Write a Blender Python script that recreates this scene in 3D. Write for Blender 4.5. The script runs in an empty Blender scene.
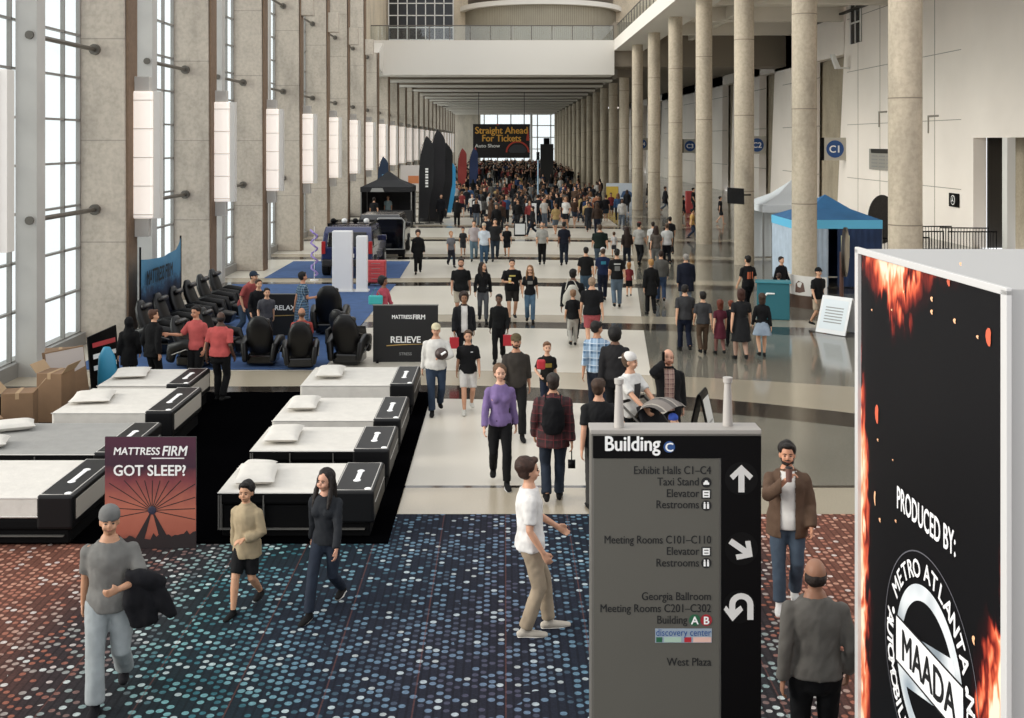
import bpy, math, random
import numpy as np
from mathutils import Vector, Matrix
random.seed(7)
SC = bpy.context.scene
COL = SC.collection
F = 1150.0; HC = 4.9; VX = 505.0; VY = 141.0
R = math.radians
def depth(y, z=0.0): return F * (HC - z) / (y - VY)
def fx(x, D): return (x - VX) * D / F
def fz(y, D): return HC - (y - VY) * D / F

# ---------------------------------------------------------------- materials
def lin(c):
    if isinstance(c, str):
        c = [int(c[i:i+2], 16) / 255 for i in (0, 2, 4)]
    return tuple((v / 12.92 if v <= .04045 else ((v + .055) / 1.055) ** 2.4) for v in c[:3]) + (1.0,)
_mc = {}
def base(name):
    m = bpy.data.materials.new(name); m.use_nodes = True
    nt = m.node_tree; b = nt.nodes['Principled BSDF']
    return m, nt, b
class N:
    def __init__(s, nt): s.nt = nt
    def n(s, t, **kw):
        nd = s.nt.nodes.new('ShaderNode' + t)
        for k, v in kw.items(): setattr(nd, k, v)
        return nd
    def l(s, a, b): s.nt.links.new(a, b)
    def put(s, sock, v):
        if isinstance(v, (int, float)): sock.default_value = v
        elif isinstance(v, tuple): sock.default_value = v
        else: s.l(v, sock)
    def m(s, op, a, b=0.0, c=0.0):
        nd = s.n('Math', operation=op); s.put(nd.inputs[0], a); s.put(nd.inputs[1], b); s.put(nd.inputs[2], c); return nd.outputs[0]
    def vm(s, op, a, b=(0, 0, 0)):
        nd = s.n('VectorMath', operation=op); s.put(nd.inputs[0], a); s.put(nd.inputs[1], b); return nd
    def mix(s, f, a, b, mode='MIX'):
        nd = s.n('Mix', data_type='RGBA', blend_type=mode); s.put(nd.inputs[0], f); s.put(nd.inputs[6], a); s.put(nd.inputs[7], b); return nd.outputs[2]
    def obj(s): return s.n('TexCoord').outputs['Object']
    def pos(s): return s.n('NewGeometry').outputs['Position']
    def noise(s, v, sc, det=3, rough=.5, out='Fac'):
        nd = s.n('TexNoise'); s.l(v, nd.inputs['Vector']); nd.inputs['Scale'].default_value = sc; nd.inputs['Detail'].default_value = det; nd.inputs['Roughness'].default_value = rough; return nd.outputs[out]
    def ramp(s, v, pts):
        nd = s.n('ValToRGB'); s.l(v, nd.inputs[0]); e = nd.color_ramp.elements
        while len(e) < len(pts): e.new(.5)
        for i, (p, c) in enumerate(pts): e[i].position = p; e[i].color = c if len(c) == 4 else lin(c)
        return nd.outputs[0]
    def bump(s, b, h, st=.3, d=.01):
        nd = s.n('Bump'); nd.inputs['Strength'].default_value = st; nd.inputs['Distance'].default_value = d; s.l(h, nd.inputs['Height']); s.l(nd.outputs[0], b.inputs['Normal'])
def mat(color, rough=.6, metal=0.0, spec=.5, var=0.0, vs=6.0, bump=0.0, bs=20.0, emit=0.0, name=None, coat=0.0):
    key = (str(color), rough, metal, spec, var, vs, bump, bs, emit, name, coat)
    if key in _mc: return _mc[key]
    m, nt, b = base(name or 'material'); g = N(nt); c = lin(color)
    b.inputs['Base Color'].default_value = c; b.inputs['Roughness'].default_value = rough
    b.inputs['Metallic'].default_value = metal; b.inputs['Specular IOR Level'].default_value = spec
    if coat: b.inputs['Coat Weight'].default_value = coat
    if var:
        f = g.noise(g.obj(), vs, 4)
        lo = tuple(v * (1 - var) for v in c[:3]) + (1,); hi = tuple(min(1, v * (1 + var)) for v in c[:3]) + (1,)
        g.l(g.ramp(f, [(.3, lo), (.7, hi)]), b.inputs['Base Color'])
    if bump: g.bump(b, g.noise(g.obj(), bs, 4), bump, .02)
    if emit:
        b.inputs['Emission Color'].default_value = c; b.inputs['Emission Strength'].default_value = emit
    _mc[key] = m; return m
def cloth(c, var=.18):
    c = lin(c); l_ = .3 * c[0] + .6 * c[1] + .1 * c[2]; c = tuple((v * .8 + l_ * .2) * .92 for v in c[:3])
    c = tuple(12.92 * v if v < .0031308 else 1.055 * v ** (1 / 2.4) - .055 for v in c)
    return mat(c, .85, spec=.2, var=var, vs=5, bump=.35, bs=9, name='fabric')
def skinm(c='c99a7c'): return mat(c, .5, spec=.4, var=.06, vs=10, name='skin')
def hairm(c='1c1512'): return mat(c, .6, spec=.3, var=.3, vs=30, bump=.5, bs=60, name='hair')
def concrete(c, rough=.75, joints=0.0, name='concrete'):
    m, nt, b = base(name); g = N(nt); p = g.pos()
    sc = g.vm('MULTIPLY', p, (1, 1, .35)).outputs[0]
    f = g.noise(sc, .9, 6, .65); f2 = g.noise(p, 9, 4, .6)
    c0 = lin(c); col = g.ramp(f, [(.3, tuple(v * .72 for v in c0[:3]) + (1,)), (.5, c0), (.72, tuple(min(1, v * 1.15) for v in c0[:3]) + (1,))])
    col = g.mix(.25, col, g.ramp(f2, [(.35, (.35, .33, .3, 1)), (.6, (1, 1, 1, 1))]), 'MULTIPLY')
    if joints:
        z = g.n('SeparateXYZ'); g.l(p, z.inputs[0])
        fr = g.m('FRACT', g.m('DIVIDE', z.outputs[2], joints))
        ln = g.m('LESS_THAN', fr, .012)
        col = g.mix(g.m('MULTIPLY', ln, .45), col, (.12, .11, .1, 1))
    g.l(col, b.inputs['Base Color']); b.inputs['Roughness'].default_value = rough
    g.bump(b, f2, .15, .02); return m
def plaid(c1, c2, c3, s=12.0):
    m, nt, b = base('plaid_fabric'); g = N(nt); o = g.obj(); q = g.n('SeparateXYZ'); g.l(o, q.inputs[0])
    a = g.m('GREATER_THAN', g.m('FRACT', g.m('MULTIPLY', q.outputs[0], s)), .55)
    z = g.m('GREATER_THAN', g.m('FRACT', g.m('MULTIPLY', q.outputs[2], s)), .55)
    a2 = g.m('GREATER_THAN', g.m('FRACT', g.m('MULTIPLY', q.outputs[0], s)), .9)
    z2 = g.m('GREATER_THAN', g.m('FRACT', g.m('MULTIPLY', q.outputs[2], s)), .9)
    col = g.mix(g.m('MULTIPLY', g.m('ADD', a, z), .5), lin(c1), lin(c2))
    col = g.mix(g.m('MULTIPLY', g.m('MAXIMUM', a2, z2), .7), col, lin(c3))
    g.l(col, b.inputs['Base Color']); b.inputs['Roughness'].default_value = .85
    return m

# ---------------------------------------------------------------- mesh helper
class MB:
    def __init__(s): s.v = []; s.f = []; s.mi = []; s.cur = 0
    def add(s, vs, fs):
        o = len(s.v); s.v += [tuple(map(float, p)) for p in vs]; s.f += [tuple(i + o for i in f) for f in fs]; s.mi += [s.cur] * len(fs)
    def box(s, x0, x1, y0, y1, z0, z1):
        s.add([(x0, y0, z0), (x1, y0, z0), (x1, y1, z0), (x0, y1, z0), (x0, y0, z1), (x1, y0, z1), (x1, y1, z1), (x0, y1, z1)],
              [(0, 3, 2, 1), (4, 5, 6, 7), (0, 1, 5, 4), (1, 2, 6, 5), (2, 3, 7, 6), (3, 0, 4, 7)]); return s
    def hexa(s, b, t):
        s.add(list(b) + list(t), [(0, 3, 2, 1), (4, 5, 6, 7), (0, 1, 5, 4), (1, 2, 6, 5), (2, 3, 7, 6), (3, 0, 4, 7)]); return s
    def tube(s, pts, rad, n=12, dome=False, ref=None, cap=True):
        P = [np.array(p, float) for p in pts]; rr = [(r, r) if isinstance(r, (int, float)) else tuple(r) for r in rad]
        if dome:
            for e in (0, -1):
                d = (P[0] - P[1]) if e == 0 else (P[-1] - P[-2]); d = d / (np.linalg.norm(d) + 1e-9)
                a, b = rr[e]; m_ = min(a, b)
                new = [(P[e] + d * m_ * .5, (a * .86, b * .86)), (P[e] + d * m_ * .85, (a * .5, b * .5))]
                for q, r_ in new:
                    if e == 0: P.insert(0, q); rr.insert(0, r_)
                    else: P.append(q); rr.append(r_)
        K = len(P); vs = []
        for i in range(K):
            t = P[min(i + 1, K - 1)] - P[max(i - 1, 0)]; t = t / (np.linalg.norm(t) + 1e-9)
            rf = np.array(ref, float) if ref is not None else (np.array([1., 0, 0]) if abs(t[0]) < .85 else np.array([0, 1., 0]))
            a = rf - rf.dot(t) * t; a /= (np.linalg.norm(a) + 1e-9); b = np.cross(t, a)
            for k in range(n):
                w = 2 * math.pi * k / n
                vs.append(P[i] + a * math.cos(w) * rr[i][0] + b * math.sin(w) * rr[i][1])
        fs = []
        for i in range(K - 1):
            for k in range(n):
                k2 = (k + 1) % n
                fs.append((i * n + k, i * n + k2, (i + 1) * n + k2, (i + 1) * n + k))
        if cap:
            vs.append(P[0]); vs.append(P[-1]); c0 = K * n; c1 = c0 + 1
            for k in range(n):
                k2 = (k + 1) % n
                fs.append((c0, k2, k)); fs.append((c1, (K - 1) * n + k, (K - 1) * n + k2))
        s.add(vs, fs); return s
    def ball(s, c, r, n=14, m=10, rot=None):
        if isinstance(r, (int, float)): r = (r, r, r)
        vs = [(0, 0, r[2])]
        for i in range(1, m):
            a = math.pi * i / m
            for k in range(n):
                w = 2 * math.pi * k / n
                vs.append((r[0] * math.sin(a) * math.cos(w), r[1] * math.sin(a) * math.sin(w), r[2] * math.cos(a)))
        vs.append((0, 0, -r[2])); fs = []
        for k in range(n): fs.append((0, 1 + k, 1 + (k + 1) % n))
        for i in range(m - 2):
            for k in range(n):
                a = 1 + i * n + k; b = 1 + i * n + (k + 1) % n
                fs.append((a, a + n, b + n, b))
        L = len(vs) - 1; o = 1 + (m - 2) * n
        for k in range(n): fs.append((o + k, L, o + (k + 1) % n))
        M_ = rot or Matrix.Identity(3); c = Vector(c)
        s.add([tuple(M_ @ Vector(v) + c) for v in vs], fs); return s
    def prism(s, poly, fn, d0, d1):
        """poly: 2-D points; fn(u,v,w)->xyz; extruded from w=d0 to w=d1"""
        k = len(poly)
        s.add([fn(u, v, d0) for u, v in poly] + [fn(u, v, d1) for u, v in poly],
              [tuple(range(k))[::-1], tuple(range(k, 2 * k))] + [(i, (i + 1) % k, (i + 1) % k + k, i + k) for i in range(k)]); return s
    def xf(s, M_):
        s.v = [tuple(M_ @ Vector(p)) for p in s.v]; return s
    def mesh(s, name):
        me = bpy.data.meshes.new(name); me.from_pydata(s.v, [], s.f)
        if any(s.mi): me.polygons.foreach_set('material_index', s.mi)
        me.update(); return me
    def build(s, name, m, parent=None, loc=None, rot=None, smooth=False, bevel=0.0, seg=2):
        me = s.mesh(name); ms = m if isinstance(m, (list, tuple)) else [m]
        for q in ms: me.materials.append(q)
        if smooth:
            me.polygons.foreach_set('use_smooth', [True] * len(me.polygons))
            if not bevel:
                try: me.set_sharp_from_angle(angle=R(45))
                except Exception: pass
        o = bpy.data.objects.new(name, me); COL.objects.link(o)
        if parent: o.parent = parent
        if loc: o.location = loc
        if rot: o.rotation_euler = rot
        if bevel:
            b = o.modifiers.new('bevel', 'BEVEL'); b.width = bevel; b.segments = seg; b.limit_method = 'ANGLE'; b.angle_limit = R(35)
        return o
def tag(o, label=None, cat=None, group=None, kind=None):
    if label: o['label'] = label
    if cat: o['category'] = cat
    if group: o['group'] = group
    if kind: o['kind'] = kind
    return o
def empty(name, loc=(0, 0, 0), rz=0.0, label=None, cat=None, group=None):
    o = bpy.data.objects.new(name, None); COL.objects.link(o); o.location = loc; o.rotation_euler = (0, 0, rz); o.empty_display_size = .1
    return tag(o, label, cat, group)
def struct(name, mb, m, **k):
    o = mb.build(name, m, **k); o['kind'] = 'structure'; return o
def kids(o): return [c for c in bpy.data.objects if c.parent == o]
def copy_tree(o, parent=None, kmap=None):
    c = o.copy(); COL.objects.link(c)
    if parent: c.parent = parent
    for ch in (kmap or kids)(o): copy_tree(ch, c, kmap)
    return c

SIDE = bpy.data.scenes.new('workshop')
def side_graph(o):
    SIDE.collection.objects.link(o); vl = SIDE.view_layers[0]; vl.update(); return vl.depsgraph
# text as mesh polygons; returns (verts2d, faces, width)
_tc = {}
def textgeo(t, size=1.0, bold=0.0, align='LEFT', spacing=1.0, shear=0.0):
    key = (t, size, bold, align, spacing, shear)
    if key in _tc: return _tc[key]
    cu = bpy.data.curves.new('text', 'FONT'); cu.body = t; cu.size = size; cu.align_x = align; cu.offset = bold * size; cu.space_character = spacing; cu.shear = shear
    cu.resolution_u = 3
    o = bpy.data.objects.new('text', cu); dg = side_graph(o); ev = o.evaluated_get(dg); me = ev.to_mesh()
    vs = [tuple(v.co) for v in me.vertices]; fs = [tuple(p.vertices) for p in me.polygons]
    ev.to_mesh_clear(); bpy.data.objects.remove(o); bpy.data.curves.remove(cu)
    _tc[key] = (vs, fs); return _tc[key]
def text(name, t, size, m, origin, ux, uy, parent=None, bold=0.0, align='LEFT', d=.002, wscale=1.0, spacing=1.0, shear=0.0, fit=None):
    vs, fs = textgeo(t, size, 0.0, align, spacing, shear); nv = len(vs)
    bw = size * (.028 if bold >= .002 else .012 if bold else 0)
    if bw:
        sh = [(-bw, 0), (bw, 0), (0, bw * .6), (0, -bw * .6)] if bold >= .002 else [(-bw, 0), (bw, 0)]
        fs = [tuple(i + k * nv for i in f) for k in range(len(sh)) for f in fs]; vs = [(v[0] + a, v[1] + b, k * .0007 * max(1, size * 4)) for k, (a, b) in enumerate(sh) for v in vs]
    if fit: wscale = fit / (max(v[0] for v in vs) - min(v[0] for v in vs))
    o_, ux, uy = Vector(origin), Vector(ux), Vector(uy); nn = ux.cross(uy).normalized()
    mb = MB(); mb.add([o_ + ux * v[0] * wscale + uy * v[1] + nn * (d + (v[2] if len(v) > 2 and bw else 0)) for v in vs], fs)
    return mb.build(name, m, parent)
# ---------------------------------------------------------------- people
def remesh(mb, vox, smooth=2, filt=None):
    me = mb.mesh('tmp'); o = bpy.data.objects.new('tmp', me)
    r = o.modifiers.new('r', 'REMESH'); r.mode = 'VOXEL'; r.voxel_size = vox; r.use_smooth_shade = True
    if smooth:
        q = o.modifiers.new('s', 'SMOOTH'); q.factor = .5; q.iterations = smooth
    dg = side_graph(o); out = bpy.data.meshes.new_from_object(o.evaluated_get(dg))
    bpy.data.objects.remove(o); bpy.data.meshes.remove(me)
    if filt:
        import bmesh
        bm = bmesh.new(); bm.from_mesh(out)
        bmesh.ops.delete(bm, geom=[f for f in bm.faces if filt(f.calc_center_median())], context='FACES')
        bm.to_mesh(out); bm.free()
    if len(out.polygons): out.polygons.foreach_set('use_smooth', [True] * len(out.polygons))
    return out
def ik(a, t, l1, l2, pole):
    a = np.array(a, float); t = np.array(t, float); d = t - a; L = np.linalg.norm(d); u = d / (L + 1e-9)
    Lm = min(L, (l1 + l2) * .998); t = a + u * Lm
    x = (l1 * l1 - l2 * l2 + Lm * Lm) / (2 * Lm); h = math.sqrt(max(l1 * l1 - x * x, 0))
    p = np.array(pole, float); p = p - p.dot(u) * u; p /= (np.linalg.norm(p) + 1e-9)
    return a + u * x + p * h, t
def lerp(a, b, t): return np.array(a) * (1 - t) + np.array(b) * t
def along(pts, t):
    """point at fraction t of a polyline of three joints (0..2)"""
    i = min(int(t), 1); return lerp(pts[i], pts[i + 1], t - i)
def noisy(me, amp, fr, seed=0.0):
    from mathutils import noise as nz
    n = len(me.vertices); co_ = np.empty(n * 3, 'f'); no_ = np.empty(n * 3, 'f')
    me.vertices.foreach_get('co', co_); me.vertex_normals.foreach_get('vector', no_)
    C_ = co_.reshape(-1, 3); N_ = no_.reshape(-1, 3)
    a = np.array([nz.noise((x * fr + seed, y * fr, z * fr * .6)) + .5 * nz.noise((x * fr * 2.3 + seed, y * fr * 2.3, z * fr * 1.9 + x * 12)) for x, y, z in C_.tolist()])
    C_ += N_ * (amp * a)[:, None]; me.vertices.foreach_set('co', C_.ravel()); me.update()

def person(label, x, yf, h, rot=0, top=('tee', '202020'), bottom=('jeans', '2a3442'), skin='c99a7c', hair=('short', '1c1512'),
           st=.45, fwd='L', la=None, ra=None, fem=False, shoes='151515', lod=None, inner=None, lean=.02, look=0, nod=0, D=None, X=None,
           fat=1.0, prints=None, z0=0.0, hipz=None, feet=None, curl=.5, group='visitors and staff in the hall', extra=None, kid=None, hat=None, sole=None):
    D = D or depth(yf); X = fx(x, D) if X is None else X
    vox = {0: .0105, 1: .0165, 2: .03}[lod if lod is not None else (0 if D < 18.5 else 1 if D < 33 else 2)]
    s = h / 1.75; near = vox < .012; mid = vox < .02
    hs = 1.06 + max(0, 1.6 - h) * .5            # children: larger heads
    fw = .92 if fem else 1.0; W = fw * (.9 if h < 1.4 else 1) * fat
    sg = {'L': 1, 'R': -1}
    ft = {}
    for k in 'LR':
        f = (k == fwd); ft[k] = [sg[k] * .085, (-st * .5 if f else st * .5), .085 if f else .085 + min(.1, st * .2)]
    if feet: ft = {k: list(v) for k, v in feet.items()}
    L1, L2 = .44, .42
    if hipz is None:
        hipz = min(.935, *[ft[k][2] + math.sqrt(max((L1 + L2) ** 2 * .985 - ft[k][1] ** 2, .1)) for k in 'LR'])
    dz = hipz - .93
    Tz = lambda z: (0, -lean * (z - .93) / .5, z + dz)
    legs = {}
    for k in 'LR':
        hp = (sg[k] * .092 * W, 0, hipz); kn, an = ik(hp, ft[k], L1, L2, (sg[k] * .06, -1, .15)); legs[k] = [np.array(hp), kn, an]
    sw = st * .35; shz = 1.375
    arms = {}
    for k, tgt in (('L', la), ('R', ra)):
        shp = np.array(Tz(shz)) + np.array([sg[k] * .168 * W, .005, 0])
        if tgt is None:
            f = (k == fwd); tgt = (sg[k] * (.235 + .05 * (fat - 1) * 3), (.5 * sw + .03) if f else -sw - .03, .885 + (.0 if f else .03)); tgt = tuple(np.array(tgt) + [0, 0, dz - .03])
            pole = (sg[k] * .3, 1, -.1)
        else:
            pole = tgt[3] if len(tgt) > 3 else (sg[k] * .6, .8, -.6); tgt = (tgt[0], tgt[1], tgt[2] + dz)
        el, wr = ik(shp, tgt, .285, .25, pole); arms[k] = [shp, el, wr]
    B = MB(); C = .85 if fem else 1.0
    tor = [(.84, .13, .09), (.9, .162, .112), (.97, .165, .115), (1.06, .142 * C, .1), (1.16, .15 * C, .105), (1.28, .168, .115), (1.345, .168, .108), (1.39, .15, .092), (1.425, .12, .08), (1.46, .078, .068)]
    B.tube([Tz(t[0]) for t in tor], [(t[1] * W, t[2] * fat) for t in tor], 18, True)
    if fem: 
        for q in (-1, 1): B.ball(np.array(Tz(1.27)) + [q * .07, -.085, 0], (.062, .05, .06), 10, 8)
    B.tube([Tz(1.42), Tz(1.5), np.array(Tz(1.58)) + [0, .0, 0]], [.062 * W, .052 * fw, .054 * fw], 14, False)
    hc = np.array(Tz(1.585))
    Rh = Matrix.Rotation(R(look), 3, 'Z') @ Matrix.Rotation(R(nod), 3, 'X')
    def H(p):  # head-local -> body
        q = Rh @ (Vector(p) * hs); return np.array([q.x + hc[0], q.y + hc[1], q.z + hc[2] - .03])
    hd = MB()
    def hb(c, r, n=14, m=10): 
        hd.ball((0, 0, 0), tuple(v * hs for v in r), n, m, Rh); k = 2 + (m - 1) * n
        c = H(c)
        for i in range(len(hd.v) - k, len(hd.v)): v = hd.v[i]; hd.v[i] = (v[0] + c[0], v[1] + c[1], v[2] + c[2])
    hb((0, .008, .09), (.073, .092, .09), 18, 14); hb((0, -.02, .045), (.06, .066, .075), 16, 12)
    hb((0, -.045, .0), (.038, .035, .03))
    hb((0, -.088, .052), (.011, .018, .022), 10, 8); hb((0, -.084, .018), (.022, .011, .011), 10, 8)
    for q in (-1, 1): hb((q * .073, .008, .055), (.01, .02, .032), 10, 8); hb((q * .035, -.07, .035), (.025, .02, .025), 10, 8)
    B.v += [tuple(v) for v in hd.v]; o_ = len(B.v) - len(hd.v); B.f += [tuple(i + o_ for i in f) for f in hd.f]; B.mi += [0] * len(hd.f)
    lr = [(.083 * W, .09), (.076, .076), (.056, .058), (.056, .056), (.034, .036)]
    for k in 'LR':
        hp, kn, an = legs[k]
        B.tube([hp, lerp(hp, kn, .5), kn, lerp(kn, an, .35), an], lr, 14, True)
        B.tube([an + [0, .04, -.045], an + [0, -.02, -.04], an + [sg[k] * .01, -.1, -.055], an + [sg[k] * .015, -.17, -.062]], [(.032, .035), (.036, .042), (.044, .028), (.034, .02)], 10, True, ref=(1, 0, 0))
        sh, el, wr = arms[k]
        B.ball(sh, (.052 * W, .052, .05), 12, 8)
        B.tube([sh, lerp(sh, el, .45), el, lerp(el, wr, .3), wr], [.05, .045, .037, .037, .026], 12, True)
        # hand
        d = wr - el; d /= np.linalg.norm(d)
        nrm = np.array([-sg[k] * 1.0, -.1, 0]); 
        if abs(d.dot(nrm)) > .8: nrm = np.array([0, .3, -1.])
        nrm = nrm - nrm.dot(d) * d; nrm /= np.linalg.norm(nrm); sd = np.cross(d, nrm)
        if sd[1] > 0 or (abs(sd[1]) < .3 and sd[2] < 0): sd = -sd
        B.tube([wr - d * .01, wr + d * .04, wr + d * .085], [(.026, .018), (.038, .016), (.037, .013)], 12, True, ref=sd)
        for j, (o2, ln) in enumerate(((.029, .07), (.0098, .08), (-.0098, .075), (-.029, .058))):
            b0 = wr + d * .08 + sd * o2; p1 = b0 + d * ln * .45 + nrm * ln * .12 * curl * 2; dd = d * (1 - curl) + nrm * curl; dd /= np.linalg.norm(dd)
            p2 = p1 + dd * ln * .33; d3 = d * (1 - 1.5 * curl) + nrm * curl * 1.4; d3 /= np.linalg.norm(d3); p3 = p2 + d3 * ln * .25
            B.tube([b0, p1, p2, p3], [.0098, .0092, .0085, .0075], 8, True)
        b0 = wr + d * .025 + sd * .03; p1 = b0 + d * .03 + sd * .024 + nrm * .01; p2 = p1 + d * .032 + nrm * .012
        B.tube([b0, p1, p2], [.013, .0105, .0085], 8, True)
    sc = Matrix.Scale(s, 4)
    bm_ = remesh(B, vox, 1 if near else 1); bm_.transform(sc); bm_.materials.append(skinm(skin))
    body = bpy.data.objects.new('person', bm_); COL.objects.link(body)
    body.location = (X, D, z0); body.rotation_euler = (0, 0, R(rot)); tag(body, label, 'person', group)
    body['hands'] = [float(v) for k in 'LR' for v in (arms[k][2] * s)]
    def part(name, mb, m, vx=None, sm=2, noise=0.0, filt=None):
        me = remesh(mb, vx or max(vox, .014), sm, filt) if vx != 0 else mb.mesh(name)
        if noise and mid: noisy(me, noise, 9, random.random() * 50)
        me.transform(sc); me.name = name; me.materials.append(m)
        if len(me.polygons): me.polygons.foreach_set('use_smooth', [True] * len(me.polygons))
        o = bpy.data.objects.new(name, me); COL.objects.link(o); o.parent = body; return o
    asm = lambda c: c if isinstance(c, bpy.types.Material) else cloth(c)
    # ---- trousers / shorts / skirt
    kind, col = bottom[0], bottom[1]
    T = MB(); loose = {'jeans': .014, 'slim': .008, 'wide': .024, 'shorts': .014, 'leggings': .005, 'skirt': .02}.get(kind, .014)
    tt = [t for t in tor if t[0] <= 1.0]
    T.tube([Tz(t[0]) for t in tt], [(t[1] * W + .012, t[2] * fat + .014) for t in tt], 18, True)
    if kind in ('jeans', 'slim', 'wide', 'leggings', 'shorts'):
        for k in 'LR':
            hp, kn, an = legs[k]
            if kind == 'shorts': ps = [hp, lerp(hp, kn, .5), lerp(hp, kn, .88)]; rs = [(.083 * W + loose, .09 + loose), .08 + loose, .074 + loose]
            else:
                e = .97; ps = [hp, lerp(hp, kn, .5), kn, lerp(kn, an, .4), lerp(kn, an, e)]
                rs = [(.083 * W + loose, .09 + loose), .076 + loose, .06 + loose, .058 + loose, (.05 + loose * 1.4) if kind != 'leggings' else .042]
            T.tube(ps, rs, 14, False)
        part('shorts' if kind == 'shorts' else 'trousers', T, asm(col), None, 2, .009 if kind != 'leggings' else .002)
    elif kind == 'skirt':
        T.tube([Tz(1.0), Tz(.85), Tz(.62)], [(.17 * W, .13), (.2, .17), (.27, .24)], 20, False); part('skirt', T, asm(col), None, 2, .01)
    # ---- shoes
    if shoes:
        for k in 'LR':
            an = legs[k][2]; Q = MB()
            Q.tube([an + [0, .055, -.05], an + [0, -.01, -.042], an + [sg[k] * .01, -.1, -.052], an + [sg[k] * .018, -.205, -.06]], [(.038, .036), (.042, .046), (.05, .034), (.04, .024)], 12, True, ref=(1, 0, 0))
            Q.tube([an + [0, 0, -.03], an + [0, 0, .025]], [.045, .042], 12)
            so = part('shoe', Q, asm(shoes), max(vox, .014), 1)
            if mid and sole:
                S = MB(); S.tube([an + [0, .07, -.078], an + [0, -.01, -.078], an + [sg[k] * .01, -.1, -.078], an + [sg[k] * .018, -.2, -.076]], [(.034, .012), (.04, .014), (.052, .014), (.034, .012)], 12, True, ref=(1, 0, 0))
                q = part('sole', S, asm(sole), 0); q.parent = so
    # ---- top
    kind, col = top[0], top[1]
    def torso(zb, off, flare=0.0, zt=1.462, extra_w=0.0):
        Q = MB(); zs = [zb] + [t[0] for t in tor if zb + .03 < t[0] < 1.45] + [zt]
        def rad(z):
            zz = [t[0] for t in tor]; return float(np.interp(z, zz, [t[1] for t in tor])), float(np.interp(z, zz, [t[2] for t in tor]))
        rs = []
        for z in zs:
            a, b = rad(z); g = flare * max(0, (1.1 - z) / .3)
            if z < .95: a = max(a, .16); b = max(b, .115)
            rs.append((a * W + off + g + extra_w, b * fat + off + g))
        Q.tube([Tz(z) for z in zs], rs, 20, False); return Q
    def sleeves(Q, frac, off, cuff=0.0):
        for k in 'LR':
            a = arms[k]; n_ = [t for t in (0, .45, 1, 1.3) if t < frac - .05] + [frac]
            rr = lambda t: float(np.interp(t, [0, .45, 1, 1.3, 2], [.052, .047, .04, .04, .029])) + off + (cuff if t >= frac else 0)
            Q.ball(a[0], (.052 * W + off * .8, .052 + off * .7, .048 + off * .5), 12, 8)
            Q.tube([along(a, t) for t in n_], [rr(t) for t in n_], 12, False)
    def bust(Q):
        if fem:
            for q in (-1, 1): Q.ball(np.array(Tz(1.27)) + [q * .07, -.09, 0], (.07, .06, .07), 10, 8)
    m_ = asm(col)
    if kind == 'tee': Q = torso(.86, .022, .02); sleeves(Q, .8, .018, .006); bust(Q); part('shirt', Q, m_, None, 2, .012)
    elif kind == 'tank': Q = torso(.87, .014, .004); bust(Q); part('shirt', Q, m_, None, 2, .005)
    elif kind == 'polo':
        Q = torso(.88, .02, .012); sleeves(Q, .85, .02, .006); bust(Q); Q.tube([Tz(1.44), Tz(1.485)], [(.085, .075), (.068, .066)], 14); part('shirt', Q, m_, None, 2, .007)
    elif kind == 'long': Q = torso(.88, .018, .008); sleeves(Q, 1.97, .014, .004); bust(Q); Q.tube([Tz(1.44), Tz(1.48)], [(.08, .07), (.064, .062)], 14); part('sweater', Q, m_, None, 2, .012)
    elif kind == 'half': Q = torso(.87, .018, .01); sleeves(Q, 1.45, .014, .006); bust(Q); part('shirt', Q, m_, None, 2, .012)
    elif kind in ('jacket', 'coat', 'open'):
        zb = .62 if kind == 'coat' else .77
        Q = torso(zb, .032, .018); sleeves(Q, 1.96, .026, .006); Q.tube([Tz(1.43), Tz(1.5)], [(.095, .085), (.072, .07)], 14)
        flt = None
        if kind == 'open' or inner:
            I = torso(.85, .021, .0); part('shirt', I, asm(inner or 'dddddd'), None, 2, .003)
            lm = .055 + dz * 0
            flt = lambda c: c.y < -.03 and abs(c.x) < .075 and c.z < 1.47 + dz
        part('jacket', Q, m_, None, 2, .011, flt)
    elif kind == 'dress':
        Q = torso(.85, .016, .0); sleeves(Q, .7, .016); bust(Q); zb = top[2] if len(top) > 2 else .5
        Q.tube([Tz(1.05), Tz(.9), Tz((.9 + zb) / 2), Tz(zb)], [(.165 * W, .125), (.2 * W, .16), (.22 * W, .19), (.24 * W, .22)], 20, False); part('dress', Q, m_, None, 2, .01)
    # ---- prints on the shirt
    for (x0, x1, za, zb2, c, back) in (prints or []):
        off = .02 + .012 + (.06 if fem and not back and za > 1.15 else 0); P_ = MB(); n1, n2 = 8, 4; vs = []
        for j in range(n2 + 1):
            z = za + (zb2 - za) * j / n2; zz = [t[0] for t in tor]; a = float(np.interp(z, zz, [t[1] for t in tor])) * W + off; b = float(np.interp(z, zz, [t[2] for t in tor])) * fat + off
            for i in range(n1 + 1):
                xx = x0 + (x1 - x0) * i / n1; yy = -b * math.sqrt(max(0, 1 - (xx / a) ** 2)); p = Tz(z); vs.append((xx, (-yy if back else yy) + p[1], p[2]))
        P_.add(vs, [(j * (n1 + 1) + i, j * (n1 + 1) + i + 1, (j + 1) * (n1 + 1) + i + 1, (j + 1) * (n1 + 1) + i) for j in range(n2) for i in range(n1)])
        part('shirt_print', P_, c if isinstance(c, bpy.types.Material) else mat(c, .8, name='print'), 0)
    # ---- hair / hats
    hk, hcol = hair[0], hair[1]; G = MB()
    def gb(c, r, n=14, m=10):
        i0 = len(G.v); G.ball((0, 0, 0), tuple(v * hs for v in r), n, m, Rh); c = H(c)
        for i in range(i0, len(G.v)): v = G.v[i]; G.v[i] = (v[0] + c[0], v[1] + c[1], v[2] + c[2])
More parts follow.
